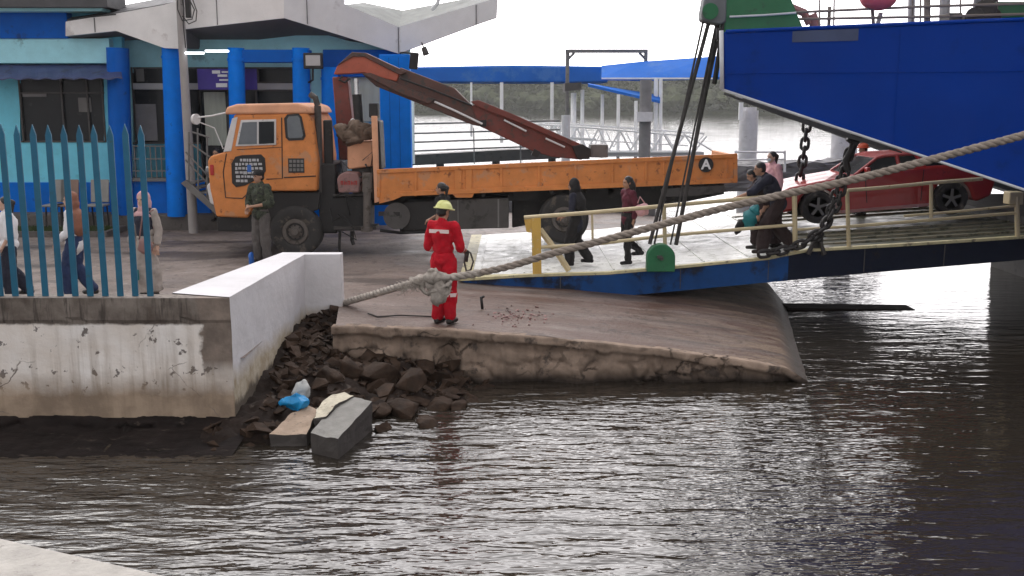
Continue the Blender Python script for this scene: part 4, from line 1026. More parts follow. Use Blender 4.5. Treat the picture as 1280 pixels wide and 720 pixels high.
# A badge
c = at(882.5, 206, TY-.05); bd = obj('badge', MB().cyl((c.x, TY-.055, c.z), (c.x, TY-.03, c.z), .148, seg=40), 'black_metal', T)
tcu = bpy.data.curves.new('letter', 'FONT'); tcu.body = 'A'; tcu.size = .27; tcu.extrude = .004; tcu.offset = .008; tcu.align_x = 'CENTER'; tcu.align_y = 'CENTER'
to = bpy.data.objects.new('tmp', tcu); COL.objects.link(to); dg = bpy.context.evaluated_depsgraph_get(); me = bpy.data.meshes.new_from_object(to.evaluated_get(dg)); bpy.data.objects.remove(to)
me.transform(Matrix.Translation((c.x, TY-.062, c.z)) @ Matrix.Rotation(R(90), 4, 'X')); mb = MB(); mb.bm.from_mesh(me); obj('letter', mb, 'white_paint', bd)
tb_ = obj('tool_locker', MB().pprism([(556, 250), (636, 247), (636, 285), (560, 287)], TY+.1, .6), 'dark_grey', T, bevel=.02)
obj('latch', MB().pxbox(622, 249, 624, 284, TY+.08, .03).pxbox(572, 250, 573, 285, TY+.085, .02), 'mid_grey', tb_)
obj('fuel_tank', MB().pprism([(503, 252), (550, 250), (550, 288), (503, 290)], TY+.15, .6), 'black_metal', T, bevel=.04)
obj('air_tank', MB().cyl(at(496, 270, TY+.05), at(496, 270, TY+.35), .27, seg=28), 'dark_grey', T, smooth='auto')
mb = MB(); mb.pprism([(640, 240), (770, 235), (900, 230), (905, 243), (860, 252), (765, 262), (640, 285)], TY+.9, .5); obj('underbody', mb, 'black_metal', T, bevel=.03)
mb = MB(); mb.pxbox(473, 265, 500, 270, TY+.05, .1); mb.pxbox(500, 286, 552, 290, TY+.3, .4); mb.tube([at(475, 288, TY+.2), at(500, 291, TY+.2), at(560, 289, TY+.2)], .03); obj('side_guard', mb, 'black_metal', T)
mb = MB()
mb.pprism([(826, 236), (905, 231), (908, 240), (870, 245), (828, 246)], TY+.02, .08); obj('rear_guard', mb, 'dark_grey', T, bevel=.01)

# ---------------------------------------------------------------- red car
CYY = 20.35; cw = 1.62; sl_ = math.atan(.0665)
cf, cr = at(1023, 259, CYY), at(1190, 248, CYY); L0 = (cr-cf).length; ang = math.atan2(cr.z-cf.z, cr.x-cf.x)
def cl(u, v): # u along from front axle towards rear, v up from axle height
    return (cf.x+u*math.cos(ang)-v*math.sin(ang), cf.z+u*math.sin(ang)+v*math.cos(ang))
CAR = thing('red_car', (cf.x, CYY, cf.z-.33), 'low red vintage car on the ferry ramp, nose towards the truck', 'car')
CAR.location = ((cf.x+cr.x)/2, CYY+cw/2, (cf.z+cr.z)/2-.33)
def arch(u0, r=.40, n=10): return [(u0+r*math.cos(math.pi-k*math.pi/n), r*math.sin(math.pi-k*math.pi/n)-.03) for k in range(n+1)]
low = [(-.78, -.05), (-.80, .16), (-.76, .33), (-.55, .42), (0, .50), (.55, .56), (.95, .60), (1.6, .65), (2.3, .66), (2.7, .64), (3.2, .58), (3.42, .48), (3.46, .25), (3.38, .0), (3.1, -.1)]
prof = [(-.78, -.08)]+low[1:-1]+[(3.1, -.1)]+[(u, v) for u, v in arch(L0)][::-1]+[(L0-.45, -.13), (.45, -.16)]+arch(0)[::-1]
body = MB().prism([cl(u, v) for u, v in prof], CYY, CYY+cw)
bodyo = obj('body', body, 'car_red', CAR, bevel=.055, seg=3)
# greenhouse
gp = [(.72, .57), (1.2, .87), (1.38, .90), (2.05, .90), (2.75, .64)]
bm = bmesh.new(); rowsg = []
for inset, f in ((.04, 0), (.2, 1)):
    pass
def ghpt(u, v, side):
    ins = .05+.17*(v-.57)/.40; X, Z = cl(u, v); return Vector((X, CYY+ins if side == 0 else CYY+cw-ins, Z))
a = [bm.verts.new(ghpt(u, v, 0)) for u, v in gp]; b_ = [bm.verts.new(ghpt(u, v, 1)) for u, v in gp]
bm.faces.new(a); bm.faces.new(b_[::-1])
for i in range(5): bm.faces.new((a[i], b_[i], b_[(i+1) % 5], a[(i+1) % 5]))
bmesh.ops.recalc_face_normals(bm, faces=bm.faces); k = MB(); k.bm.free(); k.bm = bm
obj('cabin', k, 'glass_dark', CAR, bevel=.02)
mb = MB()
for s_ in (0, 1):
    mb.tube([ghpt(.72, .57, s_), ghpt(1.2, .87, s_), ghpt(1.38, .90, s_), ghpt(2.05, .90, s_), ghpt(2.75, .64, s_)], .032, 8); mb.tube([ghpt(1.62, .60, s_), ghpt(1.60, .90, s_)], .04, 8); mb.tube([ghpt(2.1, .62, s_), ghpt(1.98, .89, s_)], .05, 8)
pts = [ghpt(1.2, .88, 0), ghpt(1.38, .92, 0), ghpt(2.05, .92, 0), ghpt(2.12, .895, 0)]; pts2 = [ghpt(1.2, .88, 1), ghpt(1.38, .92, 1), ghpt(2.05, .92, 1), ghpt(2.12, .895, 1)]
mb.slab([pts, pts2], (0, 0, -.03)); obj('roof', mb, 'car_red', CAR, smooth='auto')
def cwheel(u, Y, flip):
    X, Z = cl(u, 0); r = .325
    w0 = obj('wheel', MB().lathe((X, Y, Z), [(r*.6, .02), (r*.68, 0), (r*.95, 0), (r, .03), (r, .17), (r*.95, .19), (r*.6, .19)], seg=40), 'rubber', CAR, smooth='auto')
    mb = MB(); mb.lathe((X, Y+.02, Z), [(r*.56, 0), (r*.62, .0), (r*.62, .12), (r*.56, .12)], seg=32); mb.lathe((X, Y+.1 if not flip else Y+.05, Z), [(.02, 0), (r*.58, 0), (r*.58, .02), (.02, .02)], seg=24)
    obj('rim', mb, 'dark_grey', w0, smooth='auto'); mb = MB()
    for k in range(5): a_ = k*2*math.pi/5+.3; mb.box((X+r*.3*math.cos(a_), Y+.02 if not flip else Y+.17, Z+r*.3*math.sin(a_)), (r*.55, .03, .05), Euler((0, -a_, 0)))
    mb.cyl((X, Y+.0, Z), (X, Y+.06, Z), .05); obj('spoke', mb, 'mid_grey', w0)
for u in (0, L0): cwheel(u, CYY+.0, 0); cwheel(u, CYY+cw-.2, 1)
mb = MB(); q = [cl(.43, -.15), cl(L0-.43, -.12), cl(L0-.43, -.06), cl(.43, -.09)]; mb.prism(q, CYY-.015, CYY+.03); obj('sill_trim', mb, 'car_trim', CAR)
mb = MB(); mb.tube([(cl(.95, .02)[0], CYY-.003, cl(.95, .02)[1]), (cl(.92, .56)[0], CYY-.003, cl(.92, .56)[1])], .008, 6).tube([(cl(2.0, .0)[0], CYY-.003, cl(2.0, .0)[1]), (cl(2.06, .6)[0], CYY-.003, cl(2.06, .6)[1])], .008, 6); obj('door_seam', mb, 'black_metal', CAR)
X, Z = cl(-.80, .2); obj('headlight', MB().cyl((X-.02, CYY+.25, Z), (X+.08, CYY+.25, Z), .08), 'glass_grey', CAR, smooth='auto'); obj('headlight', MB().cyl((X-.02, CYY+cw-.25, Z), (X+.08, CYY+cw-.25, Z), .08), 'glass_grey', CAR, smooth='auto')
obj('bumper', MB().box((X-.04, CYY+cw/2, Z-.2), (.12, cw-.05, .14), Euler((0, -ang, 0))), 'dark_grey', CAR, bevel=.03)
p = ghpt(.95, .62, 0); obj('wing_mirror', MB().box(p+Vector((0, -.1, .05)), (.08, .16, .1)), 'car_red', CAR, bevel=.02)
mb = MB(); mb.sheet([[ (cl(u, v+.006)[0], y, cl(u, v+.006)[1]) for u, v in ((-.5, .435), (0, .505), (.5, .56))] for y in (CYY+.45, CYY+.5)]); mb.sheet([[ (cl(u, v+.006)[0], y, cl(u, v+.006)[1]) for u, v in ((-.5, .435), (0, .505), (.5, .56))] for y in (CYY+1.1, CYY+1.15)]); obj('bonnet_sheen', mb, 'car_trim', CAR)  # pale pinkish strips painted as the reflection on the bonnet
# ---------------------------------------------------------------- ferry
FE = thing('ferry', (9, 18, WZ), 'big dark blue ferry bow with its vehicle ramp lowered onto the slipway', 'ferry')
# near bow wing: the side runs slightly towards the camera to the right
def side(X): return 17.0-(X-3.35)*.30 if X < 9 else 15.3-(X-9)*.02
def botz(X): return 3.27-(X-3.37)*.3455
def topz(X): return interp(X, [(3.35, 4.17), (7.6, 4.27), (14, 4.35), (45, 4.4)])
XA = [3.37]+[3.6+.4*i for i in range(14)]+[9.5, 10.5, 11.5, 12.5, 13.6, 15, 16.2, 22, 30, 45]
bm = bmesh.new(); R4 = []
for X in XA:
    b0 = max(botz(X), -1.6); y0 = side(X); wd = 1.0
    R4.append([bm.verts.new(v) for v in ((X, y0, topz(X)), (X+.03, y0+.03, b0), (X+.25, y0+wd, b0-.02), (X+.2, y0+wd, topz(X)))])
for A, C in zip(R4, R4[1:]):
    for k in range(4): bm.faces.new((A[k], A[(k+1) % 4], C[(k+1) % 4], C[k]))
bm.faces.new(R4[0][::-1]); bm.faces.new(R4[-1]); bmesh.ops.recalc_face_normals(bm, faces=bm.faces)
k = MB(); k.bm.free(); k.bm = bm; h1 = obj('bow_plate', k, 'hull_blue', FE, bevel=.02)
mb = MB(); mb.tube([(3.33, 17.0, 4.19), (3.35, 16.99, 3.7), (3.37, 16.99, 3.27)], .035, 8); mb.tube([(x, side(x)+.01, botz(x)+.0) for x in (3.37, 4.2, 5, 6, 7, 8, 9, 10, 12, 13.5)], .022, 8)
obj('bow_edge', mb, 'white_edge', h1, smooth=True)
mb = MB(); mb.tube([(x, side(x)+.0, topz(x)) for x in (3.4, 5, 7, 9, 12, 20)], .03, 8); obj('top_edge', mb, 'hull_blue', h1)
a = Vector((4.38, side(4.38)-.006, 0)); b_ = Vector((5.32, side(5.32)-.006, 0))
mb = MB(); mb.slab([[(a.x, a.y, 4.16), (b_.x, b_.y, 4.18)], [(a.x, a.y, 3.99), (b_.x, b_.y, 4.0)]], (0, .004, 0)); obj('paint_patch', mb, 'hull_patch', h1)
for xs_ in (5.9, 7.9):
    obj('plate_seam', MB().tube([(xs_, side(xs_)+.001, lerp(botz(xs_)+.03, topz(xs_)-.03, q/6)) for q in range(7)], .005, 6), 'hull_blue', h1)
obj('plate_seam', MB().tube([(x_, side(x_)+.001, 3.52) for x_ in (3.42, 4.5, 6, 7.5, 8.9)], .005, 6), 'hull_blue', h1)
mb = MB(); mb.slab([[(3.40, 17.02, 4.19), (3.40, 17.02, 3.27)], [(3.62, 18.0, 4.19), (3.62, 18.0, 3.25)]], (-.03, 0, 0)); obj('bow_end_plate', mb, 'green', FE)
# inner lower strip and far wing
mb = MB(); mb.prism([(5.35, 4.2), (5.35, 3.15), (9.5, 1.72), (20, -1.6), (40, -1.6), (40, 4.3)], 24.5, 25.4); obj('far_bow_plate', mb, 'hull_grey', FE, bevel=.02)
mb = MB()
rows = [[(x, side(x)+.5, botz(x)-.0) for x in (3.5, 4.4, 5.2, 6.2)], [(x, side(x)+.52, botz(x)-q_) for x, q_ in ((3.5, .03), (4.4, .07), (5.2, .07), (6.2, .02))]]
mb.slab(rows, (0, .06, 0)); obj('inner_flange', mb, 'hull_grey', FE)
mb = MB(); mb.bb(9.6, 45, 16.4, 24.6, .80, .95); mb.bb(11.5, 45, 16.3, 24.7, -1.5, .8); obj('car_deck', mb, 'dark_grey', FE)
mb = MB(); mb.bb(20, 45, 16.5, 24.5, 4.3, 5.9); obj('deckhouse', mb, 'white_paint', FE, bevel=.05)
mb = MB(); mb.bb(7.0, 45, 16.2, 24.6, 5.95, 12.5); obj('unseen_upper_house', mb, 'hull_blue', FE, bevel=.05)  # unseen upper block, added and extended forward to darken the water's reflection
for x_ in (10.5, 15.5): 
    for y_ in (16.6, 24.2): obj('stanchion', MB().cyl((x_, y_, 4.2), (x_, y_, 5.97), .1), 'light_grey', FE)
mb = MB(); mb.bb(9.0, 45, 16.1, 24.6, 4.1, 4.2); obj('upper_deck', mb, 'hull_grey', FE)
# green tower with sheave block
tw = obj('lift_tower', MB().slab([[at(905, -70, 17.5), at(975, -70, 17.5)], [at(905, 0, 17.5), at(990, 0, 17.5)], [at(905, 41, 17.5), at(1006, 39, 17.5)]], (0, .5, 0)), 'green', FE, bevel=.03)
obj('sheave_block', MB().pprism([(884, -20), (909, -20), (908, 28), (899, 31), (878, 26), (877, 18)], 17.45, .35), 'hull_grey', tw, bevel=.03)
obj('sheave', MB().cyl(at(888, 14, 17.4), at(888, 14, 17.85), .13, seg=20), 'green', tw, smooth='auto')
obj('handrail', MB().tube([at(912, 21, 17.42), at(955, 19, 17.42), at(995, 16, 17.42)], .018), 'white_edge', tw)
mb = MB()
RY = 17.7
for y0, y1 in ((24, 21), (15.5, 8), (-4, -14)): mb.tube([at(992, y0, RY), at(1160, y1, RY-.4), at(1300, y1-4, RY-.8)], .022, 6)
for x in (1024, 1042, 1140, 1150, 1200, 1246): mb.tube([at(x, 45, RY-.2), at(x+1, -20, RY-.2)], .014, 6)
mb.tube([at(1036, 32, RY), at(1037, 8, RY)], .03); mb.tube([at(1092, 32, RY), at(1090, 8, RY)], .03); mb.tube([at(1159, 40, RY-.3), at(1159, -30, RY-.3)], .055)
obj('deck_railing', mb, 'rail_grey', FE)
mb = MB(); mb.tube([at(1180, 40, 17.8), at(1182, -30, 17.8)], .09); mb.tube([at(1096, 34, 17.8), at(1101, 16, 17.8)], .04); mb.tube([at(1139, 30, 18), at(1140, -30, 18)], .06); obj('vent_pipe', mb, 'light_grey', FE, smooth='auto')
mb = MB(); 
mb.pxbox(1187, 16, 1203, 32, 17.2, .4); mb.pxbox(1210, 18, 1245, 24, 17.4, .3); mb.cyl(at(1218, 20, 17.2), at(1218, 20, 17.6), .14); mb.cyl(at(1232, 12, 17.2), at(1232, 12, 17.6), .17); mb.cyl(at(1242, 20, 17.2), at(1242, 20, 17.6), .12); mb.tube([at(1215, 14, 17.4), at(1235, 6, 17.4), at(1250, -6, 17.4)], .05)
obj('mooring_winch', mb, 'dark_grey', FE, bevel=.01); mb = MB(); mb.pxbox(1246, 2, 1300, 22, 18, .6); obj('deck_locker', mb, 'green', FE, bevel=.02)
mb = MB(); mb.tube([at(985, 8, 18), at(1005, 16, 18), at(1012, 30, 18)], .07); mb.cyl(at(1014, 18, 18), at(1020, 34, 18), .09); obj('fairlead', mb, 'car_trim', FE, smooth='auto')
p = at(1098, -4, 17.5); mb = MB().ball(p, (.30, .28, .22), seg=28); tag(obj('life_float', mb, 'pink_buoy', smooth=True), 'faded pink float hanging on the ferry\'s upper rail', 'float')

# bow ramp
NY, FY = 18.0, 24.3
RT = [(575, 350), (620, 347.5), (660, 345), (760, 342), (840, 335), (960, 323.5), (1010, 313.5), (1140, 306), (1280, 297), (1420, 289)]
RB = [(577, 352.5), (660, 362), (760, 372), (960, 353), (1080, 342), (1280, 325), (1420, 316)]
T3 = [at(x, y, NY) for x, y in RT]; B3 = [at(x, y, NY) for x, y in RB]
def dz(X): return interp(X, [(v.x, v.z) for v in T3])
def deck_mat():
    m = mat('ramp_deck', (.70, .71, .68), .45, var=.12, scale=2, stain=((.16, .15, .12), .60, 2.2), stain2=((.48, .49, .45), .52, 5), bump=.4, bscale=14, rvar=.2)
    nt = m.node_tree; N = nt.nodes; L = nt.links; b = N['Principled BSDF']; old = b.inputs['Base Color'].links[0].from_socket
    geo = N.new('ShaderNodeNewGeometry'); sx = N.new('ShaderNodeSeparateXYZ'); L.new(geo.outputs['Position'], sx.inputs[0])
    n = N.new('ShaderNodeTexNoise'); n.inputs['Scale'].default_value = 1.3; n.inputs['Detail'].default_value = 6; L.new(geo.outputs['Position'], n.inputs['Vector'])
    a = N.new('ShaderNodeMath'); a.operation = 'MULTIPLY_ADD'; L.new(n.outputs['Fac'], a.inputs[0]); a.inputs[1].default_value = 3; L.new(sx.outputs['X'], a.inputs[2])
    r = N.new('ShaderNodeMapRange'); r.inputs[1].default_value = 6.2; r.inputs[2].default_value = 7.2; L.new(a.outputs[0], r.inputs[0])
    x = N.new('ShaderNodeMix'); x.data_type = 'RGBA'; L.new(r.outputs[0], x.inputs[0]); L.new(old, x.inputs[6])
    n2 = N.new('ShaderNodeTexNoise'); n2.inputs['Scale'].default_value = 2.5; n2.inputs['Detail'].default_value = 6; mp = N.new('ShaderNodeMapping'); mp.inputs['Scale'].default_value = (.5, 3, 1); L.new(geo.outputs['Position'], mp.inputs[0]); L.new(mp.outputs[0], n2.inputs['Vector'])
    r2 = N.new('ShaderNodeMapRange'); r2.inputs[1].default_value = .35; r2.inputs[2].default_value = .65; L.new(n2.outputs['Fac'], r2.inputs[0])
    y = N.new('ShaderNodeMix'); y.data_type = 'RGBA'; L.new(r2.outputs[0], y.inputs[0]); y.inputs[6].default_value = (.035, .042, .024, 1); y.inputs[7].default_value = (.12, .115, .08, 1); L.new(y.outputs[2], x.inputs[7])
    L.new(x.outputs[2], b.inputs['Base Color'])
    return m
DM = deck_mat()
poly = [(v.x, v.z-.01) for v in T3]+[(v.x, v.z) for v in B3[::-1]]
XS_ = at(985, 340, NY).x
def half(lo, hi):
    tt = [(lo, dz(lo)-.01)] if lo > T3[0].x else []; tt += [(v.x, v.z-.01) for v in T3 if lo <= v.x <= hi]
    if hi < T3[-1].x: tt.append((hi, dz(hi)-.01))
    bz = lambda X: interp(X, [(v.x, v.z) for v in B3])
    bb_ = ([(lo, bz(lo))] if lo > B3[0].x else [])+[(v.x, v.z) for v in B3 if lo <= v.x <= hi]
    if hi < B3[-1].x: bb_.append((hi, bz(hi)))
    return tt+bb_[::-1]
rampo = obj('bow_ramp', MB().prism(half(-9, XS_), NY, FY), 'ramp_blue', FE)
obj('hinge_section', MB().prism(half(XS_, 99), NY+.02, FY-.02), 'ramp_shade_navy', rampo)
ts = [i/90 for i in range(91)]; XX = [lerp(T3[0].x+.02, T3[-1].x, t) for t in ts]; YY = [NY+.06+(FY-NY-.1)*j/40 for j in range(41)]
obj('deck_plate', MB().slab([[(X, y, dz(X)+.006+.006*fbm((X, y, 0), 1.5)) for X in XX] for y in YY], (0, 0, -.012)), DM, rampo)
mb = MB(); mb.slab([[(v.x, NY-.02, v.z+.03) for v in T3], [(v.x, NY+.10, v.z+.03) for v in T3]], (0, 0, -.045)); obj('edge_strip', mb, 'ramp_edge', rampo)
mb = MB(); a = T3[0]; mb.slab([[(a.x-.02, NY, a.z+.016), (a.x-.04, FY, a.z+.016)], [(a.x+.2, NY+.02, a.z+.022), (a.x+.2, FY, a.z+.022)]], (0, 0, -.03)); mb.slab([[(a.x+.2, NY+.1, dz(a.x+.2)+.02), (a.x+1.4, NY+.1, dz(a.x+1.4)+.02)], [(a.x+.2, NY+.34, dz(a.x+.2)+.02), (a.x+1.3, NY+.16, dz(a.x+1.3)+.02)]], (0, 0, -.02)); obj('tip_plate', mb, 'ramp_edge', rampo)
# treads
mb = MB()
for j, y in enumerate((18.55, 19.0, 19.5, 20.0, 22.3, 22.9, 23.5)):
    xx = [lerp(5.0, 11, t) for t in (0, .25, .5, .75, 1)]; mb.slab([[(X, y, dz(X)+.045) for X in xx], [(X, y+.05, dz(X)+.045) for X in xx]], (0, 0, -.05))
for i in range(0):
    X = 5.2+i*.36; mb.slab([[(X, 18.15, dz(X)+.03), (X+.25, 20.0, dz(X+.25)+.03)], [(X+.04, 18.15, dz(X+.04)+.03), (X+.29, 20.0, dz(X+.29)+.03)]], (0, 0, -.04))
dm('tread', (.22, .2, .14), .6, stain=((.08, .08, .05), .5, 4))
obj('tread_bar', mb, 'tread', rampo)
mb = MB()
for i in range(8):
    X = -.6+i*.8; mb.slab([[(X, 18.3, dz(X)+.022), (X, 24.1, dz(X)+.022)], [(X+.035, 18.3, dz(X+.035)+.022), (X+.035, 24.1, dz(X+.035)+.022)]], (0, 0, -.03))
obj('tread_bar', mb, DM, rampo)
for x, y0, y1 in ((700, 346, 364), (850, 337, 361), (960, 326, 350), (1080, 312, 340), (1180, 306, 333)): obj('weld_seam', MB().pxbox(x, y0, x+1, y1, NY-.006, .01), 'dark_grey', rampo)
# railings on the near edge
rl = MB()
def tb(pts, r, Y=NY+.03): rl.tube([at(x, y, Y) for x, y in pts], r, 8)
tb([(655, 272), (742, 265.5), (835, 257), (925, 249), (993, 243)], .036)
tb([(676, 309), (745, 305), (832, 294.5), (991, 281)], .03)
tb([(830, 258), (832, 334)], .036); tb([(993, 243), (994, 303), (996, 316)], .045)
tb([(740, 266), (741, 305)], .02)
rail = obj('railing', rl, 'cream', rampo, smooth='auto')
rl = MB(); tb([(1059, 238), (1110, 234), (1164, 228.5), (1228, 223.5)], .032); tb([(1059, 238), (1061, 311)], .036); tb([(1164, 229), (1164, 272)], .034); tb([(1061, 283), (1150, 276), (1272, 266)], .028); tb([(996, 287), (1061, 283)], .024); tb([(1130, 270), (1200, 264), (1272, 257)], .022); tb([(1271, 246), (1272, 298)], .045)
obj('railing', rl, 'cream', rampo, smooth='auto')
mb = MB(); mb.pxbox(1262, 240, 1280, 256, NY+.0, .25); obj('railing_bracket', mb, 'cream', rampo, bevel=.02)
yp = obj('ramp_post', MB().pprism([(664, 272), (676, 272), (677, 343), (666, 344)], NY+.0, .14), 'yellow', rampo, bevel=.01)
obj('gusset', MB().pprism([(655, 273), (665, 273), (665, 291), (658, 290)], NY+.02, .05), 'yellow', yp); obj('diagonal_brace', MB().tube([at(675, 287, NY+.08), at(694, 312, NY+.1), at(711, 338, NY+.12)], .055, 8), 'cream', yp)
mb = MB(); c = at(825, 321, 17.9); mb.prism([(c.x+.24*math.cos(R(a_)), c.z+.24*math.sin(R(a_))) for a_ in range(180, -1, -9)]+[(c.x+.24, c.z-.24), (c.x-.24, c.z-.24)], 17.72, 17.97)
pw = obj('pulley_housing', mb, 'green', rampo, bevel=.015); obj('hub', MB().cyl((c.x, 17.69, c.z), (c.x, 17.76, c.z), .035, seg=16).pxbox(822, 320, 828, 323, 17.66, .06), 'dark_grey', pw)
for x0, y0, x1, y1, r, m_ in ((888, 20, 812, 305, .034, 'rope_dark'), (905, -10, 845, 306, .036, 'rope_dark'), (903, 25, 857, 240, .016, 'rope_dark'), (880, 22, 818, 305, .018, 'rope_dark'), (897, 20, 838, 306, .016, 'rope_dark')):
    obj('lift_rope', MB().tube([at(x0, y0, 17.62), at((x0+x1)/2, (y0+y1)/2, 17.7), at(x1, y1, 17.85)], r, 8), m_, FE)
mb = MB(); mb.box(at(901, 62, 17.55), (.1, .1, .3)).box(at(898, 42, 17.55), (.08, .1, .2)); mb.tube([at(905, 20, 17.55), at(900, 60, 17.55), at(893, 105, 17.6)], .045); obj('shackle', mb, 'chain', FE, bevel=.02)
def chain(pts, L_, r, name='lift_chain', parent=FE):
    P_ = [Vector(p) for p in pts]; out = MB(); seg = [(b-a).length for a, b in zip(P_, P_[1:])]; tot = sum(seg); n = int(tot/(L_*.72)); 
    for i in range(n):
        s_ = (i+.5)*tot/n; k = 0
        while k < len(seg)-1 and s_ > seg[k]: s_ -= seg[k]; k += 1
        c = P_[k].lerp(P_[k+1], s_/seg[k]); t = (P_[k+1]-P_[k]).normalized(); u = t.orthogonal().normalized(); v = t.cross(u)
        base = Vector((1, 0, 0)); u = (base-t*base.dot(t)).normalized(); v = t.cross(u)
        q = u if i % 2 == 0 else v; q = (q+(v if i % 2 == 0 else -u)*.35).normalized()
        hw = L_*.30; st = L_/2-hw; ring = []
        for a_ in range(16):
            an = a_*math.pi/8; X_, Y_ = hw*math.cos(an), hw*math.sin(an)+(st if math.sin(an) > .01 else -st if math.sin(an) < -.01 else 0)
            ring.append(c+q*X_+t*Y_)
        out.tube(ring, r, 6, closed=True)
    return obj(name, out, 'chain', parent, smooth=True)
chain([at(1009, 152, 21.2), at(1005, 190, 21.2), at(1000, 222, 21.2), at(998, 240, 21.2)], .24, .034)
chain([at(1068, 165, 17.4), at(1058, 205, 17.5), at(1049, 250, 17.6), at(1030, 285, 17.7), at(1005, 304, 17.8), at(975, 314, 17.86), at(950, 318, 17.9)], .21, .030)
chain([at(1072, 168, 17.5), at(1052, 215, 17.6), at(1038, 262, 17.7), at(1022, 300, 17.8)], .17, .026)
mb = MB(); mb.box(at(1068, 172, 17.4), (.2, .12, .22), Euler((0, .5, 0))); mb.tube([at(1075, 168, 17.4), at(1066, 185, 17.4), at(1057, 200, 17.45), at(1060, 214, 17.45)], .06); obj('chain_hook', mb, 'chain', FE, bevel=.02)
mb = MB(); mb.tube([at(1010, 318, 17.98), at(1022, 292, 18), at(1030, 318, 18)], .05).pxbox(1015, 292, 1029, 318, 18.05, .1); obj('chain_post', mb, 'dark_grey', rampo, bevel=.02)

# ---------------------------------------------------------------- mooring rope
def cat(pts, n):
    out = []
    P_ = [pts[0]*2-pts[1]]+pts+[pts[-1]*2-pts[-2]]
    for i in range(1, len(P_)-2):
        for k in range(n):
            t = k/n; a, b, c, d_ = P_[i-1:i+3]
            out.append(.5*((2*b)+(c-a)*t+(2*a-5*b+4*c-d_)*t*t+(3*b-a-3*c+d_)*t**3))
    out.append(pts[-1]); return out
def rope(pts, rad, n, pitch, name, m, parent=None, strands=3):
    C_ = cat(pts, n); mb = MB(); s_ = 0; fr = []; prev = None
    for i, p in enumerate(C_):
        t = (C_[min(i+1, len(C_)-1)]-C_[max(i-1, 0)]).normalized(); u = (Vector((0, 0, 1)) if prev is None else prev); u = (u-t*u.dot(t)).normalized(); prev = u
        if i: s_ += (p-C_[i-1]).length
        fr.append((p, u, t.cross(u), s_))
    R_ = rad if callable(rad) else (lambda q: rad)
    N_ = len(fr)
    for k in range(strands):
        mb.tube([p+(u*math.cos(s*2*math.pi/pitch+k*2*math.pi/strands)+w_*math.sin(s*2*math.pi/pitch+k*2*math.pi/strands))*R_(i/N_)*.5 for i, (p, u, w_, s) in enumerate(fr)], lambda q: R_(q)*.62, 8)
    return obj(name, mb, m, parent, smooth=True)
MR = thing('mooring_rope', at(545, 350, 13.9), 'thick frayed mooring rope knotted in front of the red man, rising to the ferry', 'rope')
pts = [at(x, y, Y) for x, y, Y in ((400, 388, 16.4), (425, 380, 15.8), (470, 367, 14.9), (515, 354, 14.2), (545, 350, 13.95), (600, 341, 14.0), (640, 332, 14.1), (690, 317, 14.2), (740, 304, 14.3), (815, 284, 14.35), (893, 263, 14.4), (980, 243, 14.4), (1060, 226, 14.3), (1170, 198, 14.3), (1280, 169, 14.3), (1420, 132, 14.5))]
rope(pts[4:], lambda q: .044+.012*q, 26, .34, 'rope', 'rope', MR)
rope(pts[:6], .05, 30, .3, 'rope', 'rope_light', MR)
# chafed sleeve and knot
mb = MB(); random.seed(11)
for k in range(9):
    c = at(548+random.uniform(-9, 8), 352+random.uniform(-7, 10), 13.9); ax = Euler((random.uniform(0, 3), random.uniform(0, 3), random.uniform(0, 3))).to_matrix()
    rr = random.uniform(.07, .13); mb.tube([c+ax @ Vector((rr*math.cos(a_*.5236), rr*.8*math.sin(a_*.5236), .015*math.sin(a_*2))) for a_ in range(12)], .03, 7, closed=True)
mb.ball(at(549, 365, 13.9), (.12, .1, .2)); mb.ball(at(527, 352, 14.05), (.16, .09, .09)); mb.ball(at(545, 347, 13.9), (.18, .1, .09)); mb.jitter(.045, 9, 4)
obj('knot', mb, 'rope_light', MR, smooth=True)
mb = MB()
for k in range(170):
    c = at(random.uniform(500, 562), 0, 1) ; x = random.uniform(500, 560); y = interp(x, [(500, 360), (530, 351), (560, 350)])+random.uniform(-5, 16 if x > 538 else 5)
    c = at(x, y, 13.95+random.uniform(-.06, .05)); mb.tube([c, c+Vector((random.uniform(-.06, .06), random.uniform(-.03, .03), random.uniform(-.06, .03))), c+Vector((random.uniform(-.09, .09), random.uniform(-.04, .04), random.uniform(-.1, .05)))], .004, 4)
obj('frayed_strand', mb, 'rope_light', MR)
mb = MB(); mb.tube([az(460, 393, 0)+Vector((0, 0, .015)), az(472, 396, 0)+Vector((0, 0, .0)), az(500, 394, 0)+Vector((0, 0, .0)), az(540, 394, 0)+Vector((0, 0, -.02))], .012, 6)
tag(obj('thin_line', mb, 'rope_dark', smooth=True), 'thin dark line lying on the concrete left of the red man', 'rope')

p = az(603, 386, -.08); mb = MB(); mb.tube([p, p+Vector((-.02, 0, .19))], .022, 8).tube([p+Vector((-.02, 0, .17)), p+Vector((.03, -.01, .2))], .018, 8)
tag(obj('iron_pin', mb, 'black_metal', smooth=True), 'short black iron pin sticking out of the slipway right of the red man', 'pin')
mb = MB(); random.seed(21)
for k in range(90):
    x, y = random.gauss(645, 22), random.gauss(396, 5); q = az(x, y, gz(az(x, y, -.15).x, 15)); r_ = rock((q.x, q.y, gz(q.x, q.y)+.008), (random.uniform(.012, .045),)*2+(.012,), k+300, sub=1)
    tmp = bpy.data.meshes.new('t'); r_.bm.to_mesh(tmp); r_.bm.free(); mb.bm.from_mesh(tmp); bpy.data.meshes.remove(tmp)
obj('gravel', mb, 'pink_grey', kind='stuff')
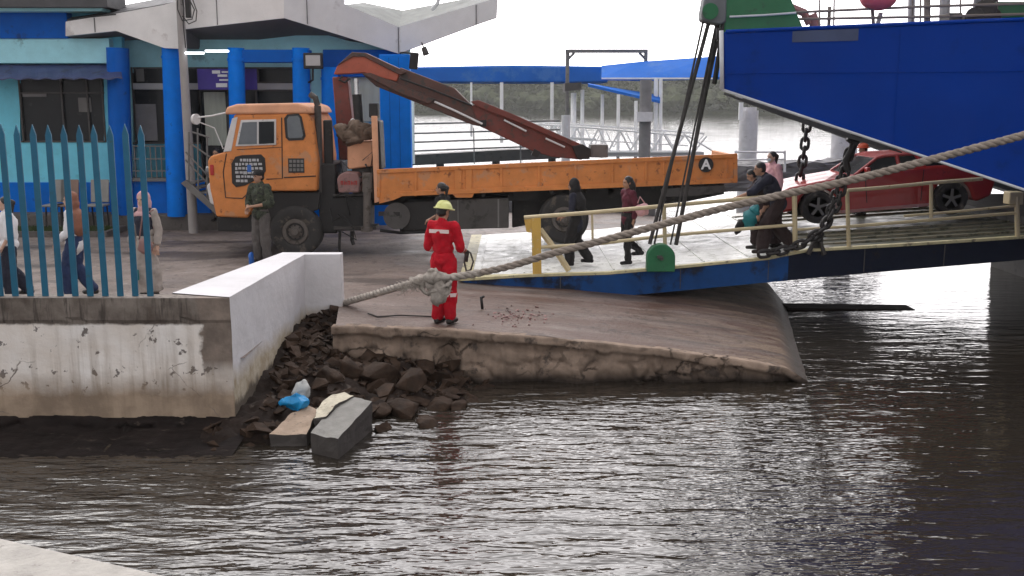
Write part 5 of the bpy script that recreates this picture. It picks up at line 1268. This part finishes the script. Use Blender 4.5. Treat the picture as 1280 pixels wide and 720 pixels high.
# ---------------------------------------------------------------- people
bench = bpy.data.collections.new('bench'); scene.collection.children.link(bench)
bpy.context.view_layer.layer_collection.children['place'].exclude = True
def remesh(prims, voxel, mname, mt, parent, smooth_it=3, fold=0.0, fs=9):
    mb = MB(); prims(mb)
    me = bpy.data.meshes.new('tmp'); mb.bm.to_mesh(me); mb.bm.free(); o = bpy.data.objects.new('tmp', me); bench.objects.link(o)
    r = o.modifiers.new('r', 'REMESH'); r.mode = 'VOXEL'; r.voxel_size = voxel; r.use_smooth_shade = True
    s_ = o.modifiers.new('s', 'SMOOTH'); s_.factor = .5; s_.iterations = smooth_it
    dg = bpy.context.evaluated_depsgraph_get(); me2 = bpy.data.meshes.new_from_object(o.evaluated_get(dg)); bpy.data.objects.remove(o)
    me2.name = mname
    if fold:
        nm_ = [v.normal.copy() for v in me2.vertices]; cs_ = [v.co.copy() for v in me2.vertices]; out_ = []
        for p, q_ in zip(cs_, nm_):
            out_.extend(p+q_*(noise.fractal(Vector((p.x, p.y, p.z*.7))*fs, 1, 2, 3)*fold))
        me2.vertices.foreach_set('co', out_)
    me2.materials.clear(); me2.materials.append(M[mt])
    for p_ in me2.polygons: p_.use_smooth = True
    o2 = bpy.data.objects.new(mname, me2); COL.objects.link(o2); o2.parent = parent; return o2
V = Vector
def person(label, loc, rotz, height=1.7, lean=0, twist=0, arms=None, legs=None, skin='skin', voxel=.010, head=(0, 0), outfit=(), hair='short', name='person', group=None):
    """local frame: faces +Y, right hand +X, canonical height 1.70"""
    t = thing(name, loc, label, 'person', group, rotz); k = height/1.70; t.scale = (k, k, k)
    hip = V((0, 0, .93)); 
    Rl = Matrix.Rotation(R(-lean), 4, 'X') @ Matrix.Rotation(R(twist), 4, 'Z')
    def up(v): return hip+(Rl @ (V(v)-hip))
    J = {'hip': hip, 'waist': up((0, 0, 1.08)), 'chest': up((0, -.005, 1.27)), 'neck': up((0, -.005, 1.45)), 'head': up((0, .02, 1.60))}
    for s_, n in ((-1, 'L'), (1, 'R')):
        J['sh'+n] = up((s_*.175, -.005, 1.39)); J['el'+n] = up((s_*.23, -.02, 1.11)); J['ha'+n] = up((s_*.24, .05, .87))
        J['th'+n] = V((s_*.088, 0, .90)); J['kn'+n] = V((s_*.10, .015, .49)); J['an'+n] = V((s_*.105, -.02, .08))
    for n, (e, h) in (arms or {}).items(): J['el'+n] = V(e); J['ha'+n] = V(h)
    for n, (kk, a) in (legs or {}).items(): J['kn'+n] = V(kk); J['an'+n] = V(a)
    Hd = J['head']; hr = Rl.to_3x3() @ Euler((R(head[0]), 0, R(head[1]))).to_matrix()
    def hp(v): return Hd+hr @ V(v)
    hq = hr.to_euler()
    def body(mb):
        mb.ball(J['hip'], (.155, .10, .11)); mb.ball(J['waist'], (.13, .09, .12)); mb.ball(J['chest'], (.165, .105, .15), Rl.to_euler()); mb.caps(J['chest'], J['waist'], .11, .10)
        mb.caps(J['hip'], J['waist'], .11, .10); mb.caps(up((0, 0, 1.40)), Hd, .055, .05)
        mb.caps(J['shL'], J['shR'], .06, .06)
        for n in 'LR':
            s_ = -1 if n == 'L' else 1
            mb.caps(J['sh'+n], J['el'+n], .052, .040); el, ha = J['el'+n], J['ha'+n]; mb.caps(el, ha, .040, .026)
            mb.caps(J['th'+n], J['kn'+n], .085, .055); mb.caps(J['kn'+n], J['an'+n], .055, .036)
            fd = V((J['an'+n].x-J['kn'+n].x, 0, 0)); an = J['an'+n]
            mb.caps(an+V((0, -.04, -.035)), an+V((s_*.015, .14, -.05)), .038, .03)
            d_ = (ha-el).normalized(); sd = d_.cross(V((0, 0, 1))); sd = (V((1, 0, 0)) if sd.length < .1 else sd).normalized(); nm = sd.cross(d_).normalized()
            mb.caps(ha, ha+d_*.075, .026, .03); mb.caps(ha+d_*.03-sd*.02, ha+d_*.07+sd*.02, .02, .02)
            for f_ in range(4):
                o_ = sd*(f_-1.5)*.019; Lf = (.07, .08, .075, .06)[f_]; a1 = ha+d_*.085+o_; a2 = a1+d_*Lf*.5-nm*.012; a3 = a2+d_*Lf*.35-nm*.03
                mb.caps(a1, a2, .0095, .009, 8); mb.caps(a2, a3, .009, .008, 8)
            b0 = ha+d_*.025-sd*.028*s_; mb.caps(b0, b0+d_*.04-sd*.03*s_, .012, .010, 8); mb.caps(b0+d_*.04-sd*.03*s_, b0+d_*.07-sd*.03*s_-nm*.01, .010, .009, 8)
        mb.ball(hp((0, -.005, .02)), (.076, .094, .098), hq); mb.ball(hp((0, .02, -.045)), (.058, .07, .065), hq); mb.ball(hp((0, .055, -.085)), (.03, .03, .025), hq)
        mb.caps(hp((0, .088, .0)), hp((0, .104, -.028)), .010, .014, 8); mb.caps(hp((-.02, .082, -.056)), hp((.02, .082, -.056)), .011, .011, 8)
        mb.caps(hp((-.04, .078, .028)), hp((-.015, .088, .026)), .010, .009, 8); mb.caps(hp((.04, .078, .028)), hp((.015, .088, .026)), .010, .009, 8)
        for s_ in (-1, 1): mb.ball(hp((s_*.078, -.005, -.005)), (.012, .02, .032), hq, 8)
    bo = remesh(body, voxel*.8, 'body', skin, t, 2)
    e_ = MB()
    for s_ in (-1, 1): e_.ball(hp((s_*.03, .084, .010)), (.013, .008, .007), hq, 8)
    ey = bpy.data.meshes.new('eyes'); e_.bm.to_mesh(ey); e_.bm.free(); ey.materials.append(M['eye']); eo = bpy.data.objects.new('eyes', ey); COL.objects.link(eo); eo.parent = t
    def cloth(nm, m_, fn, fold=.018, v=None): return remesh(fn, v or voxel, nm, m_, t, 2, fold)
    def seg(a, b, f0, f1): return a.lerp(b, f0), a.lerp(b, f1)
    for it in outfit:
        kind, m_ = it[0], it[1]; o_ = it[2] if len(it) > 2 else {}
        g = o_.get('g', .018)
        if kind == 'top':
            sl_f = o_.get('sleeve', 1.9); lo = o_.get('low', .0)
            def fn(mb):
                mb.ball(J['chest'], (.165+g, .105+g, .15+g), Rl.to_euler()); mb.ball(J['waist'], (.14+g, .095+g, .13)); mb.caps(J['shL'], J['shR'], .06+g, .06+g); mb.caps(J['chest'], J['waist'], .12+g, .11+g)
                mb.ball(J['hip']+V((0, 0, .02-lo)), (.16+g, .115+g, .10+lo)); mb.caps(up((0, 0, 1.38)), up((0, 0, 1.46)), .07+g, .055+g*.6)
                for n in 'LR':
                    a, e, h = J['sh'+n], J['el'+n], J['ha'+n]
                    if sl_f <= 1: mb.caps(*seg(a, e, 0, sl_f), .055+g, .05+g)
                    else: mb.caps(a, e, .055+g, .045+g); mb.caps(e, e.lerp(h, sl_f-1), .045+g, .034+g)
            cloth(o_.get('n', 'shirt'), m_, fn)
        elif kind == 'trousers':
            w0 = o_.get('w', 0)
            def fn(mb):
                mb.ball(J['hip']+V((0, 0, .02)), (.158+g, .108+g, .11+g))
                for n in 'LR':
                    mb.caps(J['th'+n], J['kn'+n], .09+g, .06+g+w0); mb.caps(J['kn'+n], J['an'+n].lerp(J['kn'+n], .08), .06+g+w0, .048+g+w0)
            cloth('trousers', m_, fn)
        elif kind == 'skirt':
            def fn(mb):
                b = (J['anL']+J['anR'])/2; b.z = o_.get('z', .14); mb.cyl(b, J['hip']+V((0, 0, .1)), o_.get('r', .24), .14, 24); mb.ball(J['hip'], (.17, .12, .12))
                for n in 'LR': mb.caps(J['kn'+n], J['kn'+n].lerp(J['an'+n], .75), .11, .10)
            cloth('skirt', m_, fn, .02)
        elif kind == 'boots':
            for n in 'LR':
                def fn(mb):
                    an = J['an'+n]; s_ = -1 if n == 'L' else 1
                    mb.caps(an+V((0, -.045, -.035)), an+V((s_*.018, .15, -.042)), .045, .038); mb.caps(an+V((0, 0, -.02)), an+(J['kn'+n]-an)*.25, .05, .053)
                    mb.caps(an+V((-.02, .13, -.045)), an+V((.025, .14, -.045)), .032, .032)
                cloth('shoe' if o_.get('n') else 'boot', m_, fn, 0)
        elif kind == 'helmet':
            mb = MB(); c = hp((0, 0, .045)); q = hq
            bm_ = MB(); bm_.ball(c, (.112, .132, .105), q, 28)
            low_ = [v for v in bm_.bm.verts if (hr.inverted() @ (v.co-c)).z < -.004]; bmesh.ops.delete(bm_.bm, geom=low_, context='VERTS')
            bm_.tube([c+hr @ V((.122*math.cos(a_*math.pi/16), .152*math.sin(a_*math.pi/16)+(.02 if math.sin(a_*math.pi/16) > 0 else 0), -.004)) for a_ in range(32)], .010, 6, closed=True)
            for x_ in (-.03, 0, .03): bm_.tube([c+hr @ V((x_, .125*math.cos(a_*math.pi/10), .100*math.sin(a_*math.pi/10)+.008)) for a_ in range(1, 10)], .007, 5)
            me = bpy.data.meshes.new('helmet'); bm_.bm.to_mesh(me); bm_.bm.free(); me.materials.append(M[m_]); ho = bpy.data.objects.new('helmet', me); COL.objects.link(ho); ho.parent = t
            for p_ in me.polygons: p_.use_smooth = True
        elif kind == 'cap':
            def fn(mb): mb.ball(hp((0, -.01, .06)), (.092, .11, .075), hq); mb.caps(hp((-.03, .10, .05)), hp((.03, .10, .05)), .02, .02); mb.caps(hp((-.03, .14, .04)), hp((.03, .14, .04)), .014, .014)
            cloth('cap', m_, fn, 0)
        elif kind == 'stripes':      # reflective bands a touch outside the cloth
            mb = MB()
            def band(mb):
                me = bpy.data.meshes.new('reflective_band'); mb.bm.to_mesh(me); mb.bm.free(); me.materials.append(M[m_]); ho = bpy.data.objects.new('reflective_band', me); COL.objects.link(ho); ho.parent = t
            def ring(a, b, f, r, h=.022): c = a.lerp(b, f); d_ = (b-a).normalized()*h; band(MB().cyl(c-d_, c+d_, r, r, 24))
            for n in 'LR': ring(J['el'+n], J['ha'+n], .12, .067, .022); ring(J['kn'+n], J['an'+n], .17, .094+o_.get('w', 0), .026)
            c = up((0, 0, 1.335)); band(MB().box(c+Rl.to_3x3() @ V((0, -.131, 0)), (.30, .014, .05), Rl.to_euler()))
        elif kind == 'hijab':
            def fn(mb):
                mb.ball(hp((0, -.03, .03)), (.108, .108, .125), hq); mb.ball(hp((0, -.045, -.07)), (.115, .10, .14), hq); mb.caps(hp((0, -.01, -.13)), up((0, -.02, 1.36)), .095, .12)
                mb.ball(up((0, -.03, 1.36)), (.21, .15, .11), Rl.to_euler()); mb.ball(up((0, -.08, 1.24)), (.215, .13, .24), Rl.to_euler())
            cloth('headscarf', m_, fn, .010)
        elif kind == 'mask':
            def fn(mb): mb.ball(hp((0, .062, -.045)), (.052, .045, .045), hq)
            cloth('face_mask', m_, fn, 0)
        elif kind == 'vest':
            def fn(mb): mb.ball(J['chest'], (.19, .14, .17), Rl.to_euler()); mb.caps(J['chest'], J['waist'], .15, .145); mb.caps(J['shL'].lerp(J['shR'], .15), J['shL'].lerp(J['shR'], .85), .085, .085)
            cloth('vest', m_, fn, .01)
    if hair == 'short':
        def fn(mb): mb.ball(hp((0, -.018, .04)), (.084, .095, .092), hq); mb.ball(hp((0, -.04, -.01)), (.078, .072, .07), hq)
        cloth('hair', 'hair', fn, .006)
    elif hair == 'long':
        def fn(mb):
            mb.ball(hp((0, -.02, .035)), (.088, .098, .10), hq); mb.caps(hp((0, -.06, .0)), hp((0, -.09, -.12)), .08, .085); mb.caps(hp((0, -.09, -.12)), hp((.02, -.13, -.36)), .085, .05); mb.caps(hp((.06, -.04, -.02)), hp((.08, -.05, -.16)), .03, .03); mb.caps(hp((-.06, -.04, -.02)), hp((-.08, -.05, -.16)), .03, .03)
        cloth('hair', 'hair', fn, .012)
    elif hair == 'tied':
        def fn(mb): mb.ball(hp((0, -.02, .035)), (.085, .096, .094), hq); mb.ball(hp((0, -.12, .02)), (.04, .05, .05), hq); mb.caps(hp((0, -.12, .0)), hp((0, -.11, -.14)), .035, .02)
        cloth('hair', 'hair', fn, .008)
    return t, J
def gp_(x, y, z): return az(x, y, z)
# man in red coverall, back to us and turned right
g0 = V((-.97, 14.55, gz(-.97, 14.55)))
pr, J = person('man in a red coverall with reflective bands and a yellow-green helmet, back turned', g0, R(-22), 1.70, voxel=.009,
       arms={'R': ((.25, .03, 1.10), (.20, .26, 1.04)), 'L': ((-.23, .0, 1.10), (-.10, .24, 1.06))},
       legs={'L': ((-.085, .01, .49), (-.085, -.02, .08)), 'R': ((.09, .02, .49), (.10, -.01, .08))}, head=(-10, -18),
       outfit=(('trousers', 'red_cloth', {'w': .012, 'g': .026}), ('top', 'red_cloth', {'sleeve': 1.55, 'n': 'coverall_top', 'g': .022, 'low': .03}), ('boots', 'boot'), ('stripes', 'reflect', {'w': .004}), ('helmet', 'helmet')))
hm = MB(); hp_ = Matrix.Translation(g0) @ Matrix.Rotation(R(-22), 4, 'Z')
q = [hp_ @ V(v) for v in ((.20, .34, 1.03), (.27, .34, .98), (.31, .34, .86), (.27, .34, .74), (.20, .34, .72), (.17, .34, .84), (.19, .34, .98))]
hm.tube(q, .014, 6); hm.tube([hp_ @ V((.17, .32, 1.02)), hp_ @ V((.22, .36, .98)), hp_ @ V((.2, .35, .85))], .02)
tag(obj('heaving_line', hm, 'dark_grey', smooth=True), 'coil of dark line hanging from the red man\'s hand', 'rope')
# guard in front of the truck
p = V((-4.82, 19.9, 0))
person('guard in a camouflage shirt and black cap standing before the truck cab', p, R(150), 1.78, voxel=.011,
       arms={'L': ((-.26, .02, 1.12), (-.05, .24, 1.08)), 'R': ((.27, .02, 1.10), (.10, .24, 1.02))}, head=(0, -10),
       outfit=(('top', 'camo', {'sleeve': 1.25, 'low': .03, 'g': .03}), ('vest', 'camo'), ('trousers', 'grey_trouser', {'w': .02}), ('boots', 'boot'), ('cap', 'black_cloth')))
mb = MB(); mb.ball(at(314, 326, 19.7), (.06, .1, .17)); mb.jitter(.03, 7); tag(obj('carrier_bag', mb, 'blue_plastic', smooth=True), 'bright blue bag at the camouflage guard\'s side', 'bag')
# head and shoulders behind the red man
p = V((-1.27, 18.9, 0)); person('dark haired person half hidden behind the man in red', p, R(70), 1.62, voxel=.012, arms={'R': ((.2, .1, 1.12), (.12, .3, 1.0))}, outfit=(('top', 'black_cloth', {'sleeve': .6}), ('trousers', 'black_cloth'), ('boots', 'boot', {'n': 'shoes'})), hair='tied')
# woman with dark headscarf beside the wheel
X = 1.17; p = V((X, 18.9, dz(X)+.02)); person('woman in a dark headscarf and navy top walking past the rear wheel', p, R(75), 1.56, voxel=.012, lean=4,
       arms={'R': ((.22, .02, 1.10), (.16, .24, .98)), 'L': ((-.2, .05, 1.1), (-.1, .26, 1.0))}, legs={'L': ((-.08, .12, .5), (-.08, .10, .08)), 'R': ((.09, .0, .50), (.1, -.26, .13))},
       outfit=(('top', 'navy', {'sleeve': 1.2, 'low': .1}), ('trousers', 'black_cloth', {'w': .03}), ('hijab', 'black_cloth'), ('boots', 'black_cloth', {'n': 'shoes'})), hair=None)
# girl in maroon
X = 2.10; p = V((X, 18.75, dz(X)+.02)); person('long-haired girl in a maroon jacket striding left on the ramp', p, R(112), 1.57, voxel=.012,
       arms={'L': ((-.22, -.06, 1.12), (-.2, -.02, .90)), 'R': ((.2, -.04, 1.10), (.18, -.14, .90))}, legs={'L': ((-.08, .06, .50), (-.08, .02, .08)), 'R': ((.08, .02, .50), (.10, -.34, .22))},
       outfit=(('top', 'maroon', {'sleeve': 1.8, 'low': .05}), ('trousers', 'black_cloth'), ('boots', 'black_cloth', {'n': 'shoes'})), hair='long')
mb = MB(); mb.ball(at(803, 262, 18.5), (.13, .08, .11)); mb.jitter(.04, 8); mb.tube([at(797, 254, 18.5), at(800, 246, 18.5), at(806, 254, 18.5)], .012); tag(obj('hand_bag', mb, 'pinkbag', smooth=True), 'small pale pink bag carried by the girl in maroon', 'bag')
# the man bending forward and his companion
X = 4.95; p = V((4.68, 18.25, dz(4.68)+.02)); person('black-haired man in dark clothes bending forward to the left on the ramp', p, R(88), 1.68, lean=30, voxel=.012,
       arms={'L': ((-.20, .50, 1.12), (-.16, .74, 1.02)), 'R': ((.22, .42, 1.06), (.18, .66, .98))}, legs={'L': ((-.09, .22, .52), (-.10, .28, .09)), 'R': ((.09, .02, .50), (.10, -.34, .12))}, head=(25, 0),
       outfit=(('top', 'navy', {'sleeve': 1.2, 'low': .06, 'g': .03}), ('trousers', 'brown_cloth', {'w': .045}), ('boots', 'boot', {'n': 'shoes'})))
X = 4.55; p = V((4.62, 18.9, dz(4.6)+.02)); person('person in brown and black crouching forward beside the bending man', p, R(80), 1.5, lean=26, voxel=.013,
       arms={'L': ((-.20, .44, 1.10), (-.16, .70, .92)), 'R': ((.22, .40, 1.06), (.18, .62, .90))}, legs={'L': ((-.09, .2, .52), (-.10, .2, .09)), 'R': ((.09, .04, .50), (.10, -.3, .10))},
       outfit=(('top', 'brown_cloth', {'sleeve': .7}), ('skirt', 'brown_cloth', {'r': .3}), ('boots', 'boot', {'n': 'shoes'})))
mb = MB(); mb.ball(at(937, 275, 18.2), (.14, .12, .16)); mb.ball(at(944, 262, 18.2), (.1, .1, .1)); mb.jitter(.06, 6); tag(obj('cloth_bag', mb, 'teal', smooth=True), 'teal cloth bag hanging in front of the bending man', 'bag')
mb = MB(); mb.ball(at(925, 283, 18.25), (.08, .07, .15), Euler((0, .5, 0))); mb.jitter(.03, 6); tag(obj('cloth_bag', mb, 'black_cloth', smooth=True), 'small black bag dangling left of the teal one', 'bag')
X = 5.15; p = V((4.93, 19.8, dz(5.1)+.02)); person('woman in a pink blouse and face mask standing behind the bending man', p, R(115), 1.62, voxel=.012, outfit=(('top', 'pink_cloth', {'sleeve': 1.7, 'low': .1, 'g': .03}), ('trousers', 'black_cloth'), ('boots', 'boot', {'n': 'shoes'}), ('mask', 'mask')), hair='tied', skin='skin_pale')
X = 7.55; p = V((7.52, 22.4, dz(7.5)+.02)); person('person in an orange-red helmet standing behind the red car', p, R(90), 1.5, voxel=.014, outfit=(('top', 'grey_trouser', {}), ('trousers', 'navy'), ('boots', 'boot'), ('helmet', 'orange_cap')))
# three behind the fence
def fl_(x, y, Y): v = at(x, y, Y); return V((v.x, Y, 0))
person('student in a white top and dark trousers behind the fence, leftmost', fl_(16, 360, 16.2), R(120), 1.6, voxel=.012, arms={'R': ((.22, .05, 1.12), (.08, .24, 1.0)), 'L': ((-.24, .0, 1.1), (-.2, .12, .9))}, outfit=(('top', 'white_cloth', {'sleeve': 1.0, 'low': .02, 'g': .035}), ('trousers', 'navy', {'w': .03}), ('boots', 'boot', {'n': 'shoes'})), legs={'L': ((-.1, .1, .5), (-.1, .02, .08)), 'R': ((.1, .0, .5), (.1, -.25, .12))}, hair='tied', skin='skin_pale')
person('woman in a brown headscarf, white top and blue jeans behind the fence', fl_(97, 360, 16.4), R(95), 1.64, voxel=.012, arms={'R': ((.2, .0, 1.1), (.18, .1, .88)), 'L': ((-.2, .03, 1.1), (-.16, .2, .95))}, outfit=(('top', 'white_cloth', {'sleeve': 1.8, 'low': .08}), ('trousers', 'jeans', {'w': .03}), ('hijab', 'hijab_brown'), ('boots', 'boot', {'n': 'shoes'})), legs={'L': ((-.09, .12, .5), (-.09, .1, .08)), 'R': ((.09, .02, .5), (.1, -.22, .1))}, hair=None, skin='skin_pale')
person('woman in a pink headscarf and long pale dress behind the fence, rightmost', fl_(186, 360, 16.3), R(165), 1.66, voxel=.012, outfit=(('top', 'long_dress', {'sleeve': 1.8, 'low': .1}), ('skirt', 'long_dress', {'r': .22, 'z': .12}), ('vest', 'navy'), ('hijab', 'hijab_pink'), ('boots', 'boot', {'n': 'shoes'})), hair=None, skin='skin_pale')
mb = MB(); mb.ball(at(181, 308, 16.0), (.12, .07, .13)); mb.jitter(.03, 6); mb.tube([at(174, 300, 16), at(178, 270, 16.05), at(192, 262, 16.1)], .012); tag(obj('shoulder_bag', mb, 'pink_grey', smooth=True), 'brownish pink shoulder bag of the woman in the pink headscarf', 'bag')
mb = MB(); mb.pxbox(164, 338, 172, 351, 16.0, .08); tag(obj('carrier_bag', mb, 'teal', bevel=.01), 'small teal paper bag held low beside the pale dress', 'bag')
person('person in grey green at the terminal entrance behind the truck cab', V((at(270, 180, 25.0).x, 25.0, .25)), R(170), 1.72, voxel=.014, outfit=(('top', 'olive', {}), ('trousers', 'grey_trouser', {}), ('boots', 'boot')))

bpy.data.collections.remove(bench)
bpy.context.view_layer.layer_collection.children['place'].exclude = False
# ---------------------------------------------------------------- haze over the water
mb = MB(); mb.bb(-900, 900, -80, 1100, -4.5, 24)
hz = bpy.data.materials.new('haze'); hz.use_nodes = True; n_ = hz.node_tree.nodes; n_.remove(n_['Principled BSDF'])
pv = n_.new('ShaderNodeVolumePrincipled'); pv.inputs['Density'].default_value = .0003; pv.inputs['Color'].default_value = (.97, .98, 1, 1); pv.inputs['Anisotropy'].default_value = .2
hz.node_tree.links.new(pv.outputs[0], n_['Material Output'].inputs['Volume'])
obj('haze', mb, hz, kind='stuff')
